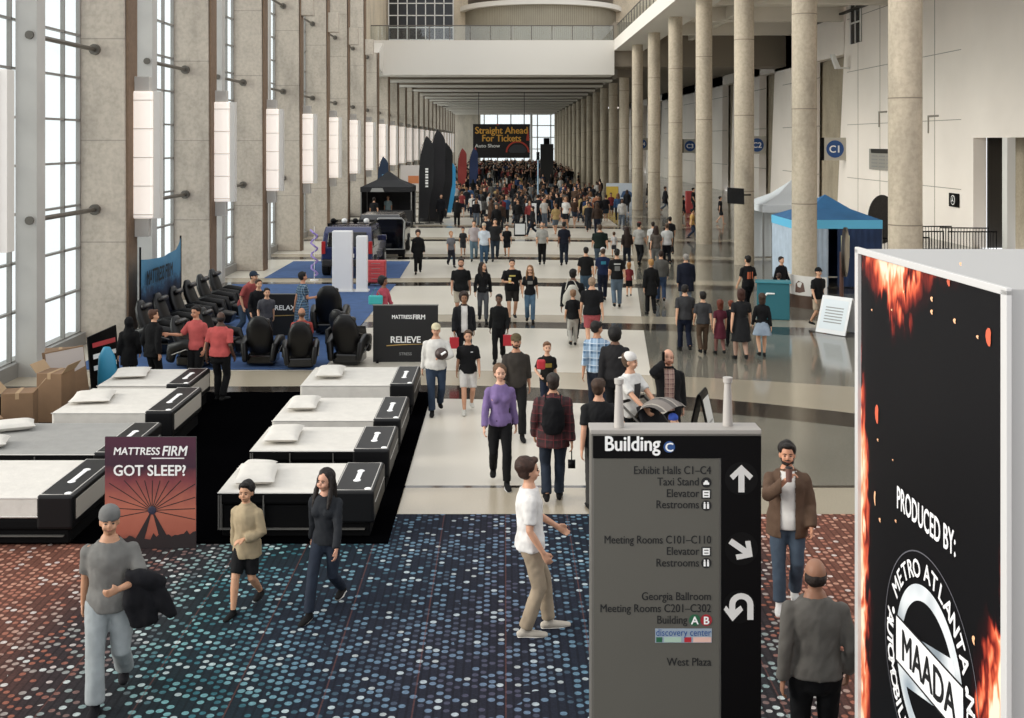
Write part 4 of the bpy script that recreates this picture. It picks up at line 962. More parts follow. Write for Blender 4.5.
# white display panels
for x0, x1, y0, lb in ((332, 352, 231, 'taller white display panel beside the dark blue vehicle, left one'), (356, 367, 236, 'narrower white display panel, right of its wider neighbour')):
    D_ = 37.3; q = MB(); X0, X1 = fx(x0, D_), fx(x1, D_); q.box(0, X1 - X0, 0, .3, .02, fz(y0, D_)); o = q.build('display_partition', mat('e6e4e4', .5, name='panel_white'), loc=(X0, D_, 0), bevel=.03); tag(o, lb, 'panel', 'white display panels')
    q = MB(); q.box(-.05, X1 - X0 + .05, -.06, .36, .0, .06); q.build('base_plate', WHITE, o)
# ---------------------------------------------------------------- vehicles
def suv(x, d, rz, paint, label, h=1.85, grp='parked display vehicles', rack=True, sc_=1):
    o = empty('utility_vehicle', (x, d, .012), rz, label, 'vehicle', grp); o.scale = (sc_,) * 3
    pm = mat(paint, .25, .2, coat=.6, name='car_paint'); gm_ = mat('0a0c10', .08, name='car_glass'); rb = mat('0c0c0c', .8, name='tyre'); tl = mat('a01818', .3, name='tail_lamp')
    W_ = .93
    prof = [(-2.2, .45), (2.15, .45), (2.3, .7), (2.25, 1.0), (1.2, 1.1), (.75, 1.6), (.4, 1.78), (-1.9, 1.8), (-2.15, 1.6), (-2.3, 1.05), (-2.3, .6)]   # u = +forward
    q = MB(); q.prism([(u, v) for u, v in prof], lambda u, v, w_: (w_ * (1 - .1 * max(0, (v - 1.05) / .75)), u, v), -W_, W_); q.build('body', pm, o, bevel=.06, seg=3)
    q = MB(); q.hexa([(-.72, -2.31, 1.1), (.72, -2.31, 1.1), (.72, -2.2, 1.1), (-.72, -2.2, 1.1)], [(-.68, -2.17, 1.62), (.68, -2.17, 1.62), (.68, -2.06, 1.62), (-.68, -2.06, 1.62)]); q.build('rear_window', gm_, o, bevel=.03)
    for s_ in (-1, 1):
        q = MB(); q.add([(s_ * (W_ + .005 - .0), -1.95, 1.1), (s_ * (W_ + .005), 1.0, 1.14), (s_ * (W_ * .94 + .012), .62, 1.58), (s_ * (W_ * .93 + .014), -1.8, 1.62)], [(0, 1, 2, 3) if s_ > 0 else (3, 2, 1, 0)]); q.build('side_window', gm_, o)
        q = MB(); q.box(s_ * .84 - .07, s_ * .84 + .07, -2.34, -2.26, .85, 1.3); q.build('tail_lamp', tl, o, bevel=.02)
        for yy in (-1.45, 1.4):
            q = MB(); q.tube([(s_ * .72, yy, .38), (s_ * .98, yy, .38)], [.38, .38], 28, ref=(0, 1, 0)); w_ = q.build('wheel', rb, o, bevel=.03)
            q = MB(); q.tube([(s_ * .97, yy, .38), (s_ * 1.0, yy, .38)], [.2, .18], 20, ref=(0, 1, 0)); q.build('rim', CHR, w_)
        q = MB(); q.box(s_ * 1.0 - .1, s_ * 1.0 + .1, .65, .8, 1.1, 1.3); q.build('side_mirror', pm, o, bevel=.03)
    q = MB(); q.box(-.88, .88, -2.45, -2.25, .42, .66); q.build('rear_bumper', mat('1a1a1c', .5, name='bumper'), o, bevel=.05)
    q = MB(); q.box(-.26, .26, -2.36, -2.3, .72, .86); q.build('number_plate', WHITE, o)
    if rack:
        q = MB()
        for yy in (-1.6, -.6, .3): q.box(-.8, .8, yy - .03, yy + .03, 1.86, 1.9)
        for s_ in (-1, 1): q.box(s_ * .75 - .03, s_ * .75 + .03, -1.7, .4, 1.8, 1.88)
        q.build('roof_rack', BLK, o)
        for i in range(4):
            q = MB(); q.ball((-.6 + i * .4, -1.5, 1.98), (.11, .1, .1), 12, 8); q.build('roof_lamp', mat('d8d8d6', .2, name='lamp_lens') if i % 2 else BLK, o, smooth=True)
    return o
suv(-5.65, 43.4, R(0), '222a52', 'dark blue off-road vehicle with roof lamps, rear to the viewer')
v2 = suv(-5.25, 50.2, R(0), '121214', 'black vehicle parked behind the dark blue one, its rear hatch open', rack=False)
# open rear hatch frame of the second vehicle
q = MB(); q.tube([(-.05, -2.6, .4), (-.1, -2.6, 1.55), (0, -2.62, 1.68), (.98, -2.62, 1.68), (1.1, -2.6, 1.55), (1.05, -2.6, .4), (-.05, -2.6, .4)], [.04] * 7, 10); h_ = q.build('hatch_frame', CHR, v2, smooth=True)
q = MB(); q.box(-.06, 1.03, -2.58, -2.5, .42, 1.66); q.build('hatch_glass', mat('08090c', .08, name='hatch_glass'), h_)
q = MB(); q.box(-.2, 1.12, -2.75, -2.4, .22, .4); q.box(-.1, 0, -2.6, -2.5, 0, .22); q.box(1, 1.1, -2.6, -2.5, 0, .22); q.build('rear_step', BLK, h_)
# red tool chest
o = empty('tool_chest', (-4.35, 38.9, .012), 0, 'red drawer chest on wheels standing on the blue carpet near the open hatch', 'chest'); RED = mat('b03a3e', .5, name='red_enamel')
q = MB(); q.box(-.32, .32, -.2, .2, .12, .85); q.build('body', RED, o, bevel=.02)
for i in range(4): 
    q = MB(); q.box(-.28, .28, -.215, -.2, .16 + i * .17, .3 + i * .17); d_ = q.build('drawer', mat('c0484a', .45, name='red_front'), o, bevel=.006); q = MB(); q.box(-.15, .15, -.235, -.215, .25 + i * .17, .265 + i * .17); q.build('handle', CHR, d_)
for sx in (-1, 1):
    for sy in (-1, 1): q = MB(); q.tube([(sx * .25 - .02, sy * .14, .06), (sx * .25 + .02, sy * .14, .06)], [.06, .06], 14, ref=(0, 1, 0)); q.build('wheel', BLK, o)
# purple ribbon streamer
q = MB(); pts = [(.12 * math.sin(i * 1.3), .12 * math.cos(i * 1.3), .15 + i * .09) for i in range(19)]; q.tube(pts, [.035] * 19, 8, True); o = q.build('ribbon_streamer', mat('9a86c8', .6, name='purple_ribbon'), loc=(-6.7, 40.4, 0), smooth=True); tag(o, 'purple and white twisted streamer beside the left white panel', 'decoration')
q = MB(); q.tube([(0, 0, 0), (0, 0, 1.9)], [.012] * 2, 8); q.tube([(0, 0, 0), (0, 0, .04)], [.15, .15], 16); q.build('stand', WHITE, o)
# ---------------------------------------------------------------- tents
def tent(x0, x1, d0, d1, ze, zp, label, mc, ml=None, walls=(), lg='8a8a88', valance=.28, cat='tent'):
    o = empty('canopy_tent', ((x0 + x1) / 2, (d0 + d1) / 2, 0), 0, label, cat, 'canopy tents'); hx, hy = (x1 - x0) / 2, (d1 - d0) / 2
    q = MB(); e = [(-hx, -hy), (hx, -hy), (hx, hy), (-hx, hy)]
    md = [(-hx * .45, -hy * .45), (hx * .45, -hy * .45), (hx * .45, hy * .45), (-hx * .45, hy * .45)]; zm = ze + (zp - ze) * .42
    for dz_ in (0, -.02):
        k = len(q.v); vs_ = [(a, b_, ze + dz_) for a, b_ in e] + [(a, b_, zm + dz_) for a, b_ in md] + [(0, 0, zp + dz_)]
        q.add(vs_, [(i, (i + 1) % 4, (i + 1) % 4 + 4, i + 4) for i in range(4)] + [(4 + i, 4 + (i + 1) % 4, 8) for i in range(4)])
    q.build('canopy', mc, o)
    q = MB(); q.box(-hx, hx, -hy - .01, -hy + .01, ze - valance, ze + .01); q.box(-hx, hx, hy - .01, hy + .01, ze - valance, ze); q.box(-hx - .01, -hx + .01, -hy, hy, ze - valance, ze); q.box(hx - .01, hx + .01, -hy, hy, ze - valance, ze); q.build('valance', ml or mc, o)
    for a, b_ in e:
        q = MB(); q.box(a * .98 - .03, a * .98 + .03, b_ * .98 - .03, b_ * .98 + .03, 0, ze - .01); l_ = q.build('leg', mat(lg, .5, .4, name='tent_leg'), o)
    for w_, wm in walls:
        q = MB(); n = 24
        A, B_ = {'F': ((-hx, -hy), (hx, -hy)), 'L': ((-hx, hy), (-hx, -hy)), 'R': ((hx, -hy), (hx, hy)), 'B': ((-hx, hy), (hx, hy)), 'FL': ((-hx, -hy), (-hx * .2, -hy)), 'FR': ((0, -hy), (hx, -hy))}[w_]
        vs_ = []
        for i in range(n + 1):
            t = i / n; x = A[0] + (B_[0] - A[0]) * t; y = A[1] + (B_[1] - A[1]) * t; wv_ = .03 * math.sin(i * 1.9)
            vs_ += [(x + (wv_ if w_ in 'LRB' and A[0] == B_[0] else 0), y + (wv_ if A[1] == B_[1] else 0), .03), (x, y, ze - .1)]
        q.add(vs_, [(2 * i, 2 * i + 2, 2 * i + 3, 2 * i + 1) for i in range(n)]); q.build('side_wall', wm, o, smooth=True)
    return o
BKF = mat('17171a', .8, var=.2, vs=2, name='black_canvas'); BLF = mat('2f6390', .75, var=.12, vs=2, name='blue_canvas'); DBL = mat('1c3052', .8, var=.2, vs=2, name='dark_blue_canvas'); WHF = mat('cfd3d6', .8, name='white_canvas')
LBF = mat('5fb4d8', .7, name='sky_blue_canvas'); PWF = mat('a9b6c4', .8, var=.1, vs=3, name='pale_grey_canvas')
t_ = tent(-8.3, -5.35, 66, 69, 2.25, 3.15, 'black canopy tent before the left wall with dark side walls', BKF, walls=(('B', BKF), ('L', BKF)))
q = MB(); q.add([(-.9, -1.56, 1.98), (-.1, -1.56, 1.98), (-.2, -1.56, 2.2), (-.8, -1.56, 2.2)], [(0, 1, 2, 3)]); q.build('valance_logo', GRY, t_)
q = MB(); q.box(-1.0, 1.4, -1.2, -.7, 0, .95); o = q.build('sales_counter', mat('141416', .5, name='counter_black'), loc=(-6.65, 66.4, 0), bevel=.02); tag(o, 'black sales counter standing under the black tent', 'counter'); q = MB(); q.box(-.9, .6, -1.22, -1.2, .25, .8); q.build('front_print', mat('4a4038', .5, name='counter_print'), o)
tent(9.6, 12.6, 38.4, 41.4, 2.25, 3.05, 'blue canopy tent with pale side wall, right of the penultimate near column', BLF, LBF, walls=(('FL', PWF), ('L', PWF), ('B', DBL), ('R', DBL), ('FR', DBL)))
tent(10.2, 13.2, 45.5, 48.5, 2.35, 3.3, 'white canopy tent behind the blue one', WHF, walls=(('B', WHF),))
o = MB().box(0, .28, 0, .01, 0, .75).build('poster_sheet', mat('c8c8a0', .6, name='yellow_print'), loc=(11.2, 38.32, 1.0)); tag(o, 'small yellow and white poster on the dark blue tent wall', 'poster')
# feather flags / black inflatable
def feather(x, d, h_, w_, mc, label, lean=0, grp='feather flags', txt=None):
    o = empty('feather_flag', (x, d, 0), R(lean), label, 'flag', grp)
    q = MB(); q.tube([(0, 0, 0), (0, 0, h_ * .6), (w_ * .1, 0, h_ * .85), (w_ * .5, 0, h_)], [.03, .02, .015, .01], 8); q.tube([(0, 0, 0), (0, 0, .05)], [.3, .25], 14); q.build('pole', DSTEEL, o)
    q = MB(); n = 16; vs_ = []
    for i in range(n + 1):
        t = i / n; z = .35 + (h_ - .35) * t; ww_ = w_ * min(1, .55 + t) if t < .86 else w_ * math.sqrt(max(0.02, 1 - ((t - .86) / .14) ** 2)); x0 = 0 if t < .6 else w_ * .5 * ((t - .6) / .4) ** 2
        for y in (-.012, .012): vs_ += [(x0, y, z), (max(x0 + .03, ww_), y + .05 * math.sin(i * .7), z)]
    q.add(vs_, [(4 * i, 4 * i + 1, 4 * i + 5, 4 * i + 4) for i in range(n)] + [(4 * i + 2, 4 * i + 6, 4 * i + 7, 4 * i + 3) for i in range(n)] + [(4 * i + 1, 4 * i + 3, 4 * i + 7, 4 * i + 5) for i in range(n)] + [(4 * i, 4 * i + 4, 4 * i + 6, 4 * i + 2) for i in range(n)]); f_ = q.build('flag_cloth', mc, o, smooth=True)
    if txt:
        q = MB()
        for i in range(7): q.box(w_ * .42, w_ * .62, -.075, -.065, h_ * .42 + i * .17, h_ * .42 + i * .17 + .09 + .03 * (i % 2))
        q.build('flag_mark', txt, f_)
    return o
feather(-5.05, 67.8, 5.2, .85, BKF, 'tall black feather flag with white vertical lettering, nearest the tent', txt=WT)
feather(-4.5, 68.4, 5.6, .95, mat('1d1c20', .8, name='charcoal_cloth'), 'tall charcoal feather flag, middle of the black cluster')
feather(-3.95, 68.9, 4.8, .8, BKF, 'black feather flag at the right of the black cluster')
q = MB(); q.tube([(0, 0, 0), (0, 0, 2.4), (.1, 0, 4.2), (.3, 0, 4.7)], [(.75, .5), (.7, .45), (.5, .35), (.2, .15)], 20, True, ref=(1, 0, 0)); o = q.build('inflatable_tube', mat('202024', .6, name='black_nylon'), loc=(-4.55, 70.2, .0), smooth=True); tag(o, 'bulky black inflatable pillar behind the black feather flags', 'inflatable')
feather(-8.2, 74, 3.9, .7, mat('1a2c44', .7, name='navy_cloth'), 'navy feather flag with pale blue lettering by the left wall', txt=mat('6fa0c4', .6, name='pale_blue_print'))
feather(-3.75, 73, 3.6, .62, mat('2f88b8', .7, name='turquoise_cloth'), 'turquoise feather flag beyond the black cluster', lean=0)
feather(-3.95, 96, 4.3, .75, mat('8a302c', .7, name='red_cloth'), 'red feather flag beyond the turquoise one')
feather(-3.1, 100, 4.3, .75, mat('25345c', .7, name='royal_cloth'), 'dark blue feather flag right of the red one')
o = MB().box(0, 1.6, 0, .05, 1.6, 3.3).build('white_banner', mat('d8cfc8', .6, name='banner_white'), loc=(-6.9, 76, 0)); tag(o, 'white and orange banner behind the black tent', 'banner'); q = MB(); q.box(.02, .08, .02, .06, 0, 1.6); q.box(1.5, 1.56, .02, .06, 0, 1.6); q.build('banner_post', DSTEEL, o); q = MB(); q.box(.5, 1.2, -.01, 0, 2.1, 2.6); q.build('banner_mark', mat('d08050', .6, name='orange_print'), o)
# overhead sign
SDp = 118; o = empty('overhead_sign', (fx(501.5, SDp), SDp, 0), 0, 'black hanging sign reading Straight Ahead For Tickets above the crowd', 'sign'); hw = 28.5 * SDp / F; zt_, zb_ = fz(124, SDp), fz(158, SDp)
q = MB(); q.box(-hw, hw, 0, .3, zb_, zt_); q.build('sign_panel', mat('120e10', .5, name='sign_black'), o)
YEL = mat('e8b04a', .5, name='yellow_vinyl')
text('sign_text', 'Straight Ahead', .98, YEL, (0, -.02, zt_ - .98), UX, UZ, o, bold=.03, align='CENTER', fit=5.4)
text('sign_text', 'For Tickets', .98, YEL, (0, -.02, zt_ - 1.78), UX, UZ, o, bold=.03, align='CENTER', fit=4.0)
text('sign_text', 'Auto Show', .5, WT, (-hw + .2, -.02, zt_ - 2.4), UX, UZ, o, bold=.02, fit=2.6)
q = MB(); q.add([(a, -.02, zt_ - 2.75 + c) for a, c in ((.7, 0), (.9, .35), (1.25, .62), (2.1, .62), (2.45, .35), (2.6, 0), (2.4, -.2), (.9, -.2))], [tuple(range(8))]); q.build('car_print', mat('3a3c42', .5, name='car_grey'), o)
FLR = mat('c04030', .5, name='flame_red'); n = 20; q = MB()
vs_ = [(1.65 + r_ * math.cos(math.pi * i / n), -.015, zt_ - 2.9 + r_ * .95 * math.sin(math.pi * i / n)) for i in range(n + 1) for r_ in (1.05, 1.22)]; q.add(vs_, [(2 * i, 2 * i + 2, 2 * i + 3, 2 * i + 1) for i in range(n)]); q.build('red_arc', FLR, o)
for (a, c, sx, sz) in ((-hw + .05, zt_ - 3.1, .35, .9), (-.6, zt_ - .02, .4, -.12), (hw - .4, zt_ - 1.7, .35, 1.2)):
    q = MB(); q.add([(a, -.014, c), (a + sx, -.014, c), (a + sx * .6, -.014, c + sz), (a + sx * .3, -.014, c + sz * .6)], [(0, 1, 2, 3)]); q.build('flame_print', FLR, o)
for s_ in (-1, 1):
    q = MB(); q.tube([(s_ * hw * .8, .15, zt_), (s_ * hw * .8, .15, 10.6)], [.03, .03], 6); q.build('hanger_rod', DSTEEL, o)
o = empty('video_tower', (fx(547, 125), 125, 0), 0, 'tall black screen tower right of the overhead ticket sign', 'screen'); q = MB(); q.box(-.7, .7, 0, .8, 0, fz(144, 125)); q.build('cabinet', mat('0c0b0d', .4, name='tower_black'), o); q = MB(); q.box(-.35, .3, .1, .5, fz(144, 125), fz(138, 125)); q.build('speaker', BLK, o)
# poles & easels mid-hall
o = empty('sign_pole', (fx(538, 74), 74, 0), 0, 'slim pale blue pole standing in the middle of the hall', 'pole'); q = MB(); q.tube([(0, 0, 0), (0, 0, fz(152, 74))], [.055, .05], 12); q.build('shaft', mat('8fa9bd', .4, name='pale_blue_paint'), o); q = MB(); q.tube([(0, 0, 0), (0, 0, .05)], [.3, .28], 20); q.build('base', CHR, o)
q = MB(); q.box(-.1, .1, -.05, .05, fz(160, 74), fz(152, 74)); q.build('pole_head', BLK, o)
def easel(x, yb, yt, w_, label, fc, frame, lines=None, lean=.22, rz=0, depth_=None):
    D_ = depth(yb); h_ = fz(yt, D_); o = empty('a_frame_sign', (fx(x, D_), D_, .012), R(rz), label, 'sign', 'folding floor signs')
    for s_ in (-1, 1):
        q = MB(); t = .03; y0, y1 = s_ * lean * h_ * 1.2, s_ * .02
        q.hexa([(-w_ / 2, y0 - t / 2, 0), (w_ / 2, y0 - t / 2, 0), (w_ / 2, y0 + t / 2, 0), (-w_ / 2, y0 + t / 2, 0)], [(-w_ / 2, y1 - t / 2, h_), (w_ / 2, y1 - t / 2, h_), (w_ / 2, y1 + t / 2, h_), (-w_ / 2, y1 + t / 2, h_)]); p = q.build('leaf', frame, o, bevel=.01)
        def P(x_, f_): return (x_, y0 + (y1 - y0) * f_ + s_ * (t / 2 + .004), h_ * f_)
        q = MB(); q.add([P(-w_ * .42, .12), P(w_ * .42, .12), P(w_ * .42, .93), P(-w_ * .42, .93)], [(0, 1, 2, 3) if s_ < 0 else (3, 2, 1, 0)]); f_ = q.build('sign_face', fc, p)
        q = MB()
        for i in range(lines or 0): 
            f0 = .3 + i * .08; q.add([P(-w_ * .3, f0), P(w_ * .3, f0), P(w_ * .3, f0 + .03), P(-w_ * .3, f0 + .03)], [(0, 1, 2, 3) if s_ < 0 else (3, 2, 1, 0)]); q.v[-4:] = [(a, b_ + s_ * .003, c) for a, b_, c in q.v[-4:]]
        if lines: q.build('text_lines', GRY, f_)
    q = MB(); q.tube([(-w_ / 2, 0, h_), (w_ / 2, 0, h_)], [.025] * 2, 10); q.build('hinge', frame, o)
    return o
WPL = mat('d8d8d8', .4, name='white_plastic')
easel(838, 333, 298, .9, 'white folding floor sign on the polished floor near the right columns', mat('cfd6da', .5, name='sheet'), WPL, 6, lean=.3, rz=-52)
easel(702, 457, 393, .55, 'black folding floor sign behind the Building C sign', mat('c8c8c4', .5, name='sheet2'), BLK, 4, lean=.2, rz=70)
easel(520, 236, 223, .62, 'black-framed folding sign right of the walking crowd, far down the hall', mat('c8c8c6', .5, name='sheet2'), BLK, 0)
easel(531, 229, 204, .6, 'tall white display stand beside the pale blue pole', mat('dcdcdc', .5, name='sheet3'), WPL, 0, lean=.08)
# right-hand side things
o = empty('banner_board', (fx(619, 88), 86, 0), 0, 'white banner board with blue and yellow graphics before the column row', 'banner'); hw = 1.15; q = MB(); q.box(-hw, hw, 0, .05, 0, 1.75); q.build('panel', mat('c9d2dc', .5, name='pale_print'), o)
q = MB(); q.box(-hw, -hw + .9, -.03, -.005, .4, 1.5); q.build('yellow_patch', mat('d0b04a', .6, name='yellow_print2'), o); q = MB(); q.add([(-.1, -.01, .7), (1.1, -.01, .7), (.9, -.01, .95), (.5, -.01, 1.2), (.1, -.01, 1.15)], [(0, 1, 2, 3, 4)]); q.build('car_graphic', mat('3c5a80', .5, name='blue_print'), o)
o = empty('wall_screen', (fx(738, 45.3), 44.6, 0), R(-20), 'black television screen bracketed to the third nearest column', 'screen'); q = MB(); q.hexa([(-.55, 0, fz(203, 45)), (.1, 0, fz(204, 45)), (.1, .08, fz(204, 45)), (-.55, .08, fz(203, 45))], [(-.55, -.1, fz(187, 45)), (.1, -.1, fz(188, 45)), (.1, -.02, fz(188, 45)), (-.55, -.02, fz(187, 45))]); q.build('screen_panel', mat('101012', .2, name='screen_black'), o, bevel=.01); q = MB(); q.tube([(-.1, .04, 2.8), (.3, .35, 2.8)], [.03] * 2, 8); q.build('bracket', BLK, o)
TEAL = mat('23646f', .6, name='teal_print')
o = empty('counter', (fx(771, 31.5), 31.5, 0), R(-12), 'teal promotional counter at the foot of the right columns', 'counter'); q = MB(); q.box(-.38, .5, 0, .5, 0, 1.0); q.build('body', TEAL, o, bevel=.03, seg=3); q = MB(); q.box(-.42, .54, -.04, .54, 1.0, 1.04); q.build('counter_top', mat('36808c', .5, name='teal_top'), o, bevel=.01)
q = MB(); q.tube([(-.28, -.008, .55), (-.1, -.008, .72), (.1, -.008, .72)], [.035, .03, .02], 8); q.build('counter_mark', WT, o)
q = MB(); n = 20; r0 = 1.05
for k in range(n): 
    pass
vs_ = []
for k in range(n + 1):
    a = R(150 + 110 * k / n)
    for z in (.0, .38, .95): 
        for r_ in (r0, r0 - .04): vs_.append((r_ * math.cos(a), r_ * math.sin(a), z))
q = MB(); q.add(vs_, [(6 * k + a, 6 * k + 6 + a, 6 * k + 8 + a, 6 * k + 2 + a) for k in range(n) for a in (2,)] + [(6 * k + 4, 6 * k + 10, 6 * k + 11, 6 * k + 5) for k in range(n)])
o = q.build('curved_counter', mat('cfcac4', .5, name='counter_white'), loc=(9.5, 34.3, 0), smooth=False); tag(o, 'curved counter, white above brown, wrapped round the second nearest column base', 'counter')
q = MB(); q.add(vs_, [(6 * k, 6 * k + 6, 6 * k + 8, 6 * k + 2) for k in range(n)]); q.build('kick_panel', mat('4a3426', .5, name='brown_panel'), o)
q = MB(); q.add([((r0 + .005) * math.cos(R(a)), (r0 + .005) * math.sin(R(a)), z) for a, z in ((205, .45), (215, .45), (225, .5), (222, .75), (212, .8), (206, .7))], [tuple(range(6))]); q.build('counter_graphic', mat('5c4238', .5, name='brown_graphic'), o)
# prize wheel
o = empty('prize_wheel', (9.35, 31.6, 0), R(68), 'round wheel on a brown stand seen almost edge-on beside the near column', 'wheel'); q = MB(); q.tube([(0, -.04, 1.85), (0, .04, 1.85)], [.68, .68], 40, ref=(1, 0, 0)); q.build('rim', mat('241d18', .4, name='dark_rim'), o, smooth=True); q = MB(); q.tube([(0, -.055, 1.85), (0, .055, 1.85)], [.58, .58], 40, ref=(1, 0, 0)); q.build('wheel_face', mat('9a8f7c', .5, var=.15, vs=3, name='tan_face'), o, smooth=True)
q = MB(); q.tube([(0, .1, 0), (0, .1, 1.85)], [.06, .05], 12); q.box(-.3, .3, -.1, .3, 0, .05); q.build('stand', mat('4a2a1c', .5, name='brown_wood'), o)
o = empty('round_backdrop', (fx(882, 47), 47, 0), R(10), 'round black mesh backdrop disc on a frame behind the nearest column', 'backdrop'); q = MB(); q.tube([(0, -.03, 1.7), (0, .03, 1.7)], [(.62, 1.0), (.62, 1.0)], 36, ref=(1, 0, 0)); q.build('disc', mat('2b2724', .6, var=.3, vs=12, name='mesh_black'), o, smooth=True); q = MB(); q.box(-.5, -.44, 0, .06, 0, 1.6); q.box(.44, .5, 0, .06, 0, 1.6); q.build('leg', BLK, o)
# barricades
bar = None
for i, (x, d, rz) in enumerate(((19.3, 47.5, 0), (21.0 - 1.2, 49.6, -8), (17.2, 47.6, 6), (18.6, 50.5, 0), (15.5, 44.5, 10))):
    o = empty('crowd_barrier', (x, d, 0), R(rz), ['black steel crowd barrier, middle one above the banner tower', 'black steel crowd barrier at the right edge of the picture', 'black steel crowd barrier just right of the nearest column', 'black steel crowd barrier standing behind the others', 'black steel crowd barrier partly behind the nearest column'][i], 'barrier', 'black crowd barriers')
    q = MB(); q.tube([(-1, 0, .15), (-1, 0, 1.15), (1, 0, 1.15), (1, 0, .15), (-1, 0, .15)], [.03] * 5, 8); q.build('frame', BLK, o)
    q = MB()
    for k in range(15): xx = -.87 + k * .124; q.tube([(xx, 0, .15), (xx, 0, 1.15)], [.012] * 2, 6)
    q.build('bars', BLK, o)
    for s_ in (-1, 1): q = MB(); q.box(s_ * .8 - .03, s_ * .8 + .03, -.3, .3, 0, .04); q.box(s_ * .8 - .02, s_ * .8 + .02, -.02, .02, 0, .2); q.build('foot', BLK, o)
# round level signs
def flag_sign(x, y, D_, t, label, r=.55):
    X = fx(x, D_); o = empty('hall_sign', (X, D_, fz(y, D_)), 0, label, 'sign', 'round blue hall signs'); q = MB(); q.box(-r * 1.25, r * 1.35, 0, .12, -r * 1.3, r * 1.3); q.build('sign_box', mat('b8b2a6', .5, name='sign_beige'), o, bevel=.01)
    q = MB(); q.box(-r * 1.6, -r * 1.25, -.01, .14, -r * 1.3, r * 1.3); q.build('dark_edge', BLK, o)
    q = MB(); q.tube([(0, -.02, 0), (0, -.005, 0)], [r, r], 32, ref=(1, 0, 0)); d_ = q.build('blue_disc', BLUE, o)
    text('sign_text', t, r * 1.15, WT, (0, -.024, -r * .4), UX, UZ, d_, align='CENTER', bold=.02)
    q = MB(); q.box(r * 1.35, 21.45 - X if 21.45 - X < 1.5 else r * 1.7, .03, .09, r * .9, r * 1.0); q.build('wall_arm', STEEL, o)
flag_sign(835, 149, 72.5, 'C1', 'round blue C1 sign on beige plate at the right wall'); flag_sign(757, 145, 94, 'C2', 'round blue C2 sign partly behind the third nearest column'); flag_sign(690, 146, 120, 'C3', 'round blue C3 sign between the fourth and fifth nearest columns'); flag_sign(642, 144, 160, 'C4', 'smallest round blue C4 sign, farthest down the right side', .65)
o = MB().box(21.4, 21.475, 63.2, 67.6, 3.25, 4.45).build('paper_notice', mat('a09c94', .6, name='paper_grey')); tag(o, 'pale notice panel with dark heading right of the C1 sign', 'notice'); q = MB(); q.box(21.38, 21.4, 63.3, 67.2, 4.2, 4.45); q.build('dark_heading', DSTEEL, o); q = MB(); [q.box(21.385, 21.4, 63.5 + (i % 3) * 1.3, 64.5 + (i % 3) * 1.3, 3.4 + (i // 3) * .2, 3.47 + (i // 3) * .2) for i in range(12)]; q.build('text_lines', GRY, o)
o = empty('wall_sign', (21.4, 54.9, fz(200, 54.9)), 0, 'square black emblem sign on the right wall beside the doorway', 'sign'); q = MB(); q.box(-.0, .06, -.55, .55, -.32, .32); q.build('plate', BLK, o); q = MB(); q.tube([(-.01, 0, 0), (-.03, 0, 0)], [.24, .24], 24, ref=(0, 1, 0)); d_ = q.build('ring', WT, o); q = MB(); q.tube([(-.032, 0, 0), (-.036, 0, 0)], [.19, .19], 24, ref=(0, 1, 0)); q.build('ring_centre', BLK, d_)
q = MB()
for k in range(3): a = R(90 + 120 * k); q.tube([(-.04, 0, 0), (-.04, .15 * math.cos(a), .15 * math.sin(a))], [.03, .02], 6)
q.build('emblem', WT, d_)
for (y0, z0_) in ((58.3, 6.2), (66.0, 6.6)):
    q = MB(); q.box(21.46, 21.5, y0 - .0, y0 + .12, z0_ - .9, z0_); q.box(21.46, 21.5, y0 - 1.3, y0, z0_ - .1, z0_); struct('trim_groove', q, JNT)
q = MB(); q.hexa([(20.6, 71.5, 9.4), (20.9, 71.5, 9.4), (20.9, 71.9, 9.4), (20.6, 71.9, 9.4)], [(20.3, 71.5, 10.3), (20.5, 71.5, 10.3), (20.5, 71.9, 10.3), (20.3, 71.9, 10.3)]); q.box(20.7, 21.5, 71.6, 71.8, 9.4, 9.5); o = q.build('flood_lamp', WHITE); tag(o, 'white angled flood lamp on the right wall under the small window', 'lamp')
# red chair/poster between columns and blue bins
o = MB().box(0, .55, 0, .4, 0, 1.5).build('red_screen', mat('9a3a38', .6, name='red_print'), loc=(fx(686, 78), 78, 0), bevel=.05); tag(o, 'red display panel seen between the fourth and fifth nearest columns', 'panel')
# ---------------------------------------------------------------- left clutter
CB = mat('7d6248', .8, var=.12, vs=3, name='cardboard'); CBL = mat('a68c6c', .8, name='cardboard_light')
def carton(x, y, w_, d_, h_, rz, label, z=.035, flap=True):
    o = empty('cardboard_box', (x, y, z), R(rz), label, 'box', 'cardboard boxes by the window'); q = MB(); q.box(-w_ / 2, w_ / 2, -d_ / 2, d_ / 2, 0, h_); q.build('carton', CB, o, bevel=.008)
    q = MB(); q.box(-.03, .03, -d_ / 2 - .003, d_ / 2 + .003, h_ - .1, h_ + .003); q.build('tape', CBL, o)
    if flap:
        for s_ in (-1, 1): q = MB(); q.hexa([(s_ * w_ / 2, -d_ / 2, h_), (s_ * (w_ / 2 + .01), -d_ / 2, h_), (s_ * (w_ / 2 + .01), d_ / 2, h_), (s_ * w_ / 2, d_ / 2, h_)], [(s_ * w_ * .75, -d_ / 2, h_ + .15), (s_ * (w_ * .75 + .01), -d_ / 2, h_ + .15), (s_ * (w_ * .75 + .01), d_ / 2, h_ + .15), (s_ * w_ * .75, d_ / 2, h_ + .15)]); q.build('flap', CBL, o)
carton(-8.35, 21.6, .55, .5, .95, 20, 'tall cardboard box against the window mullion', flap=False)
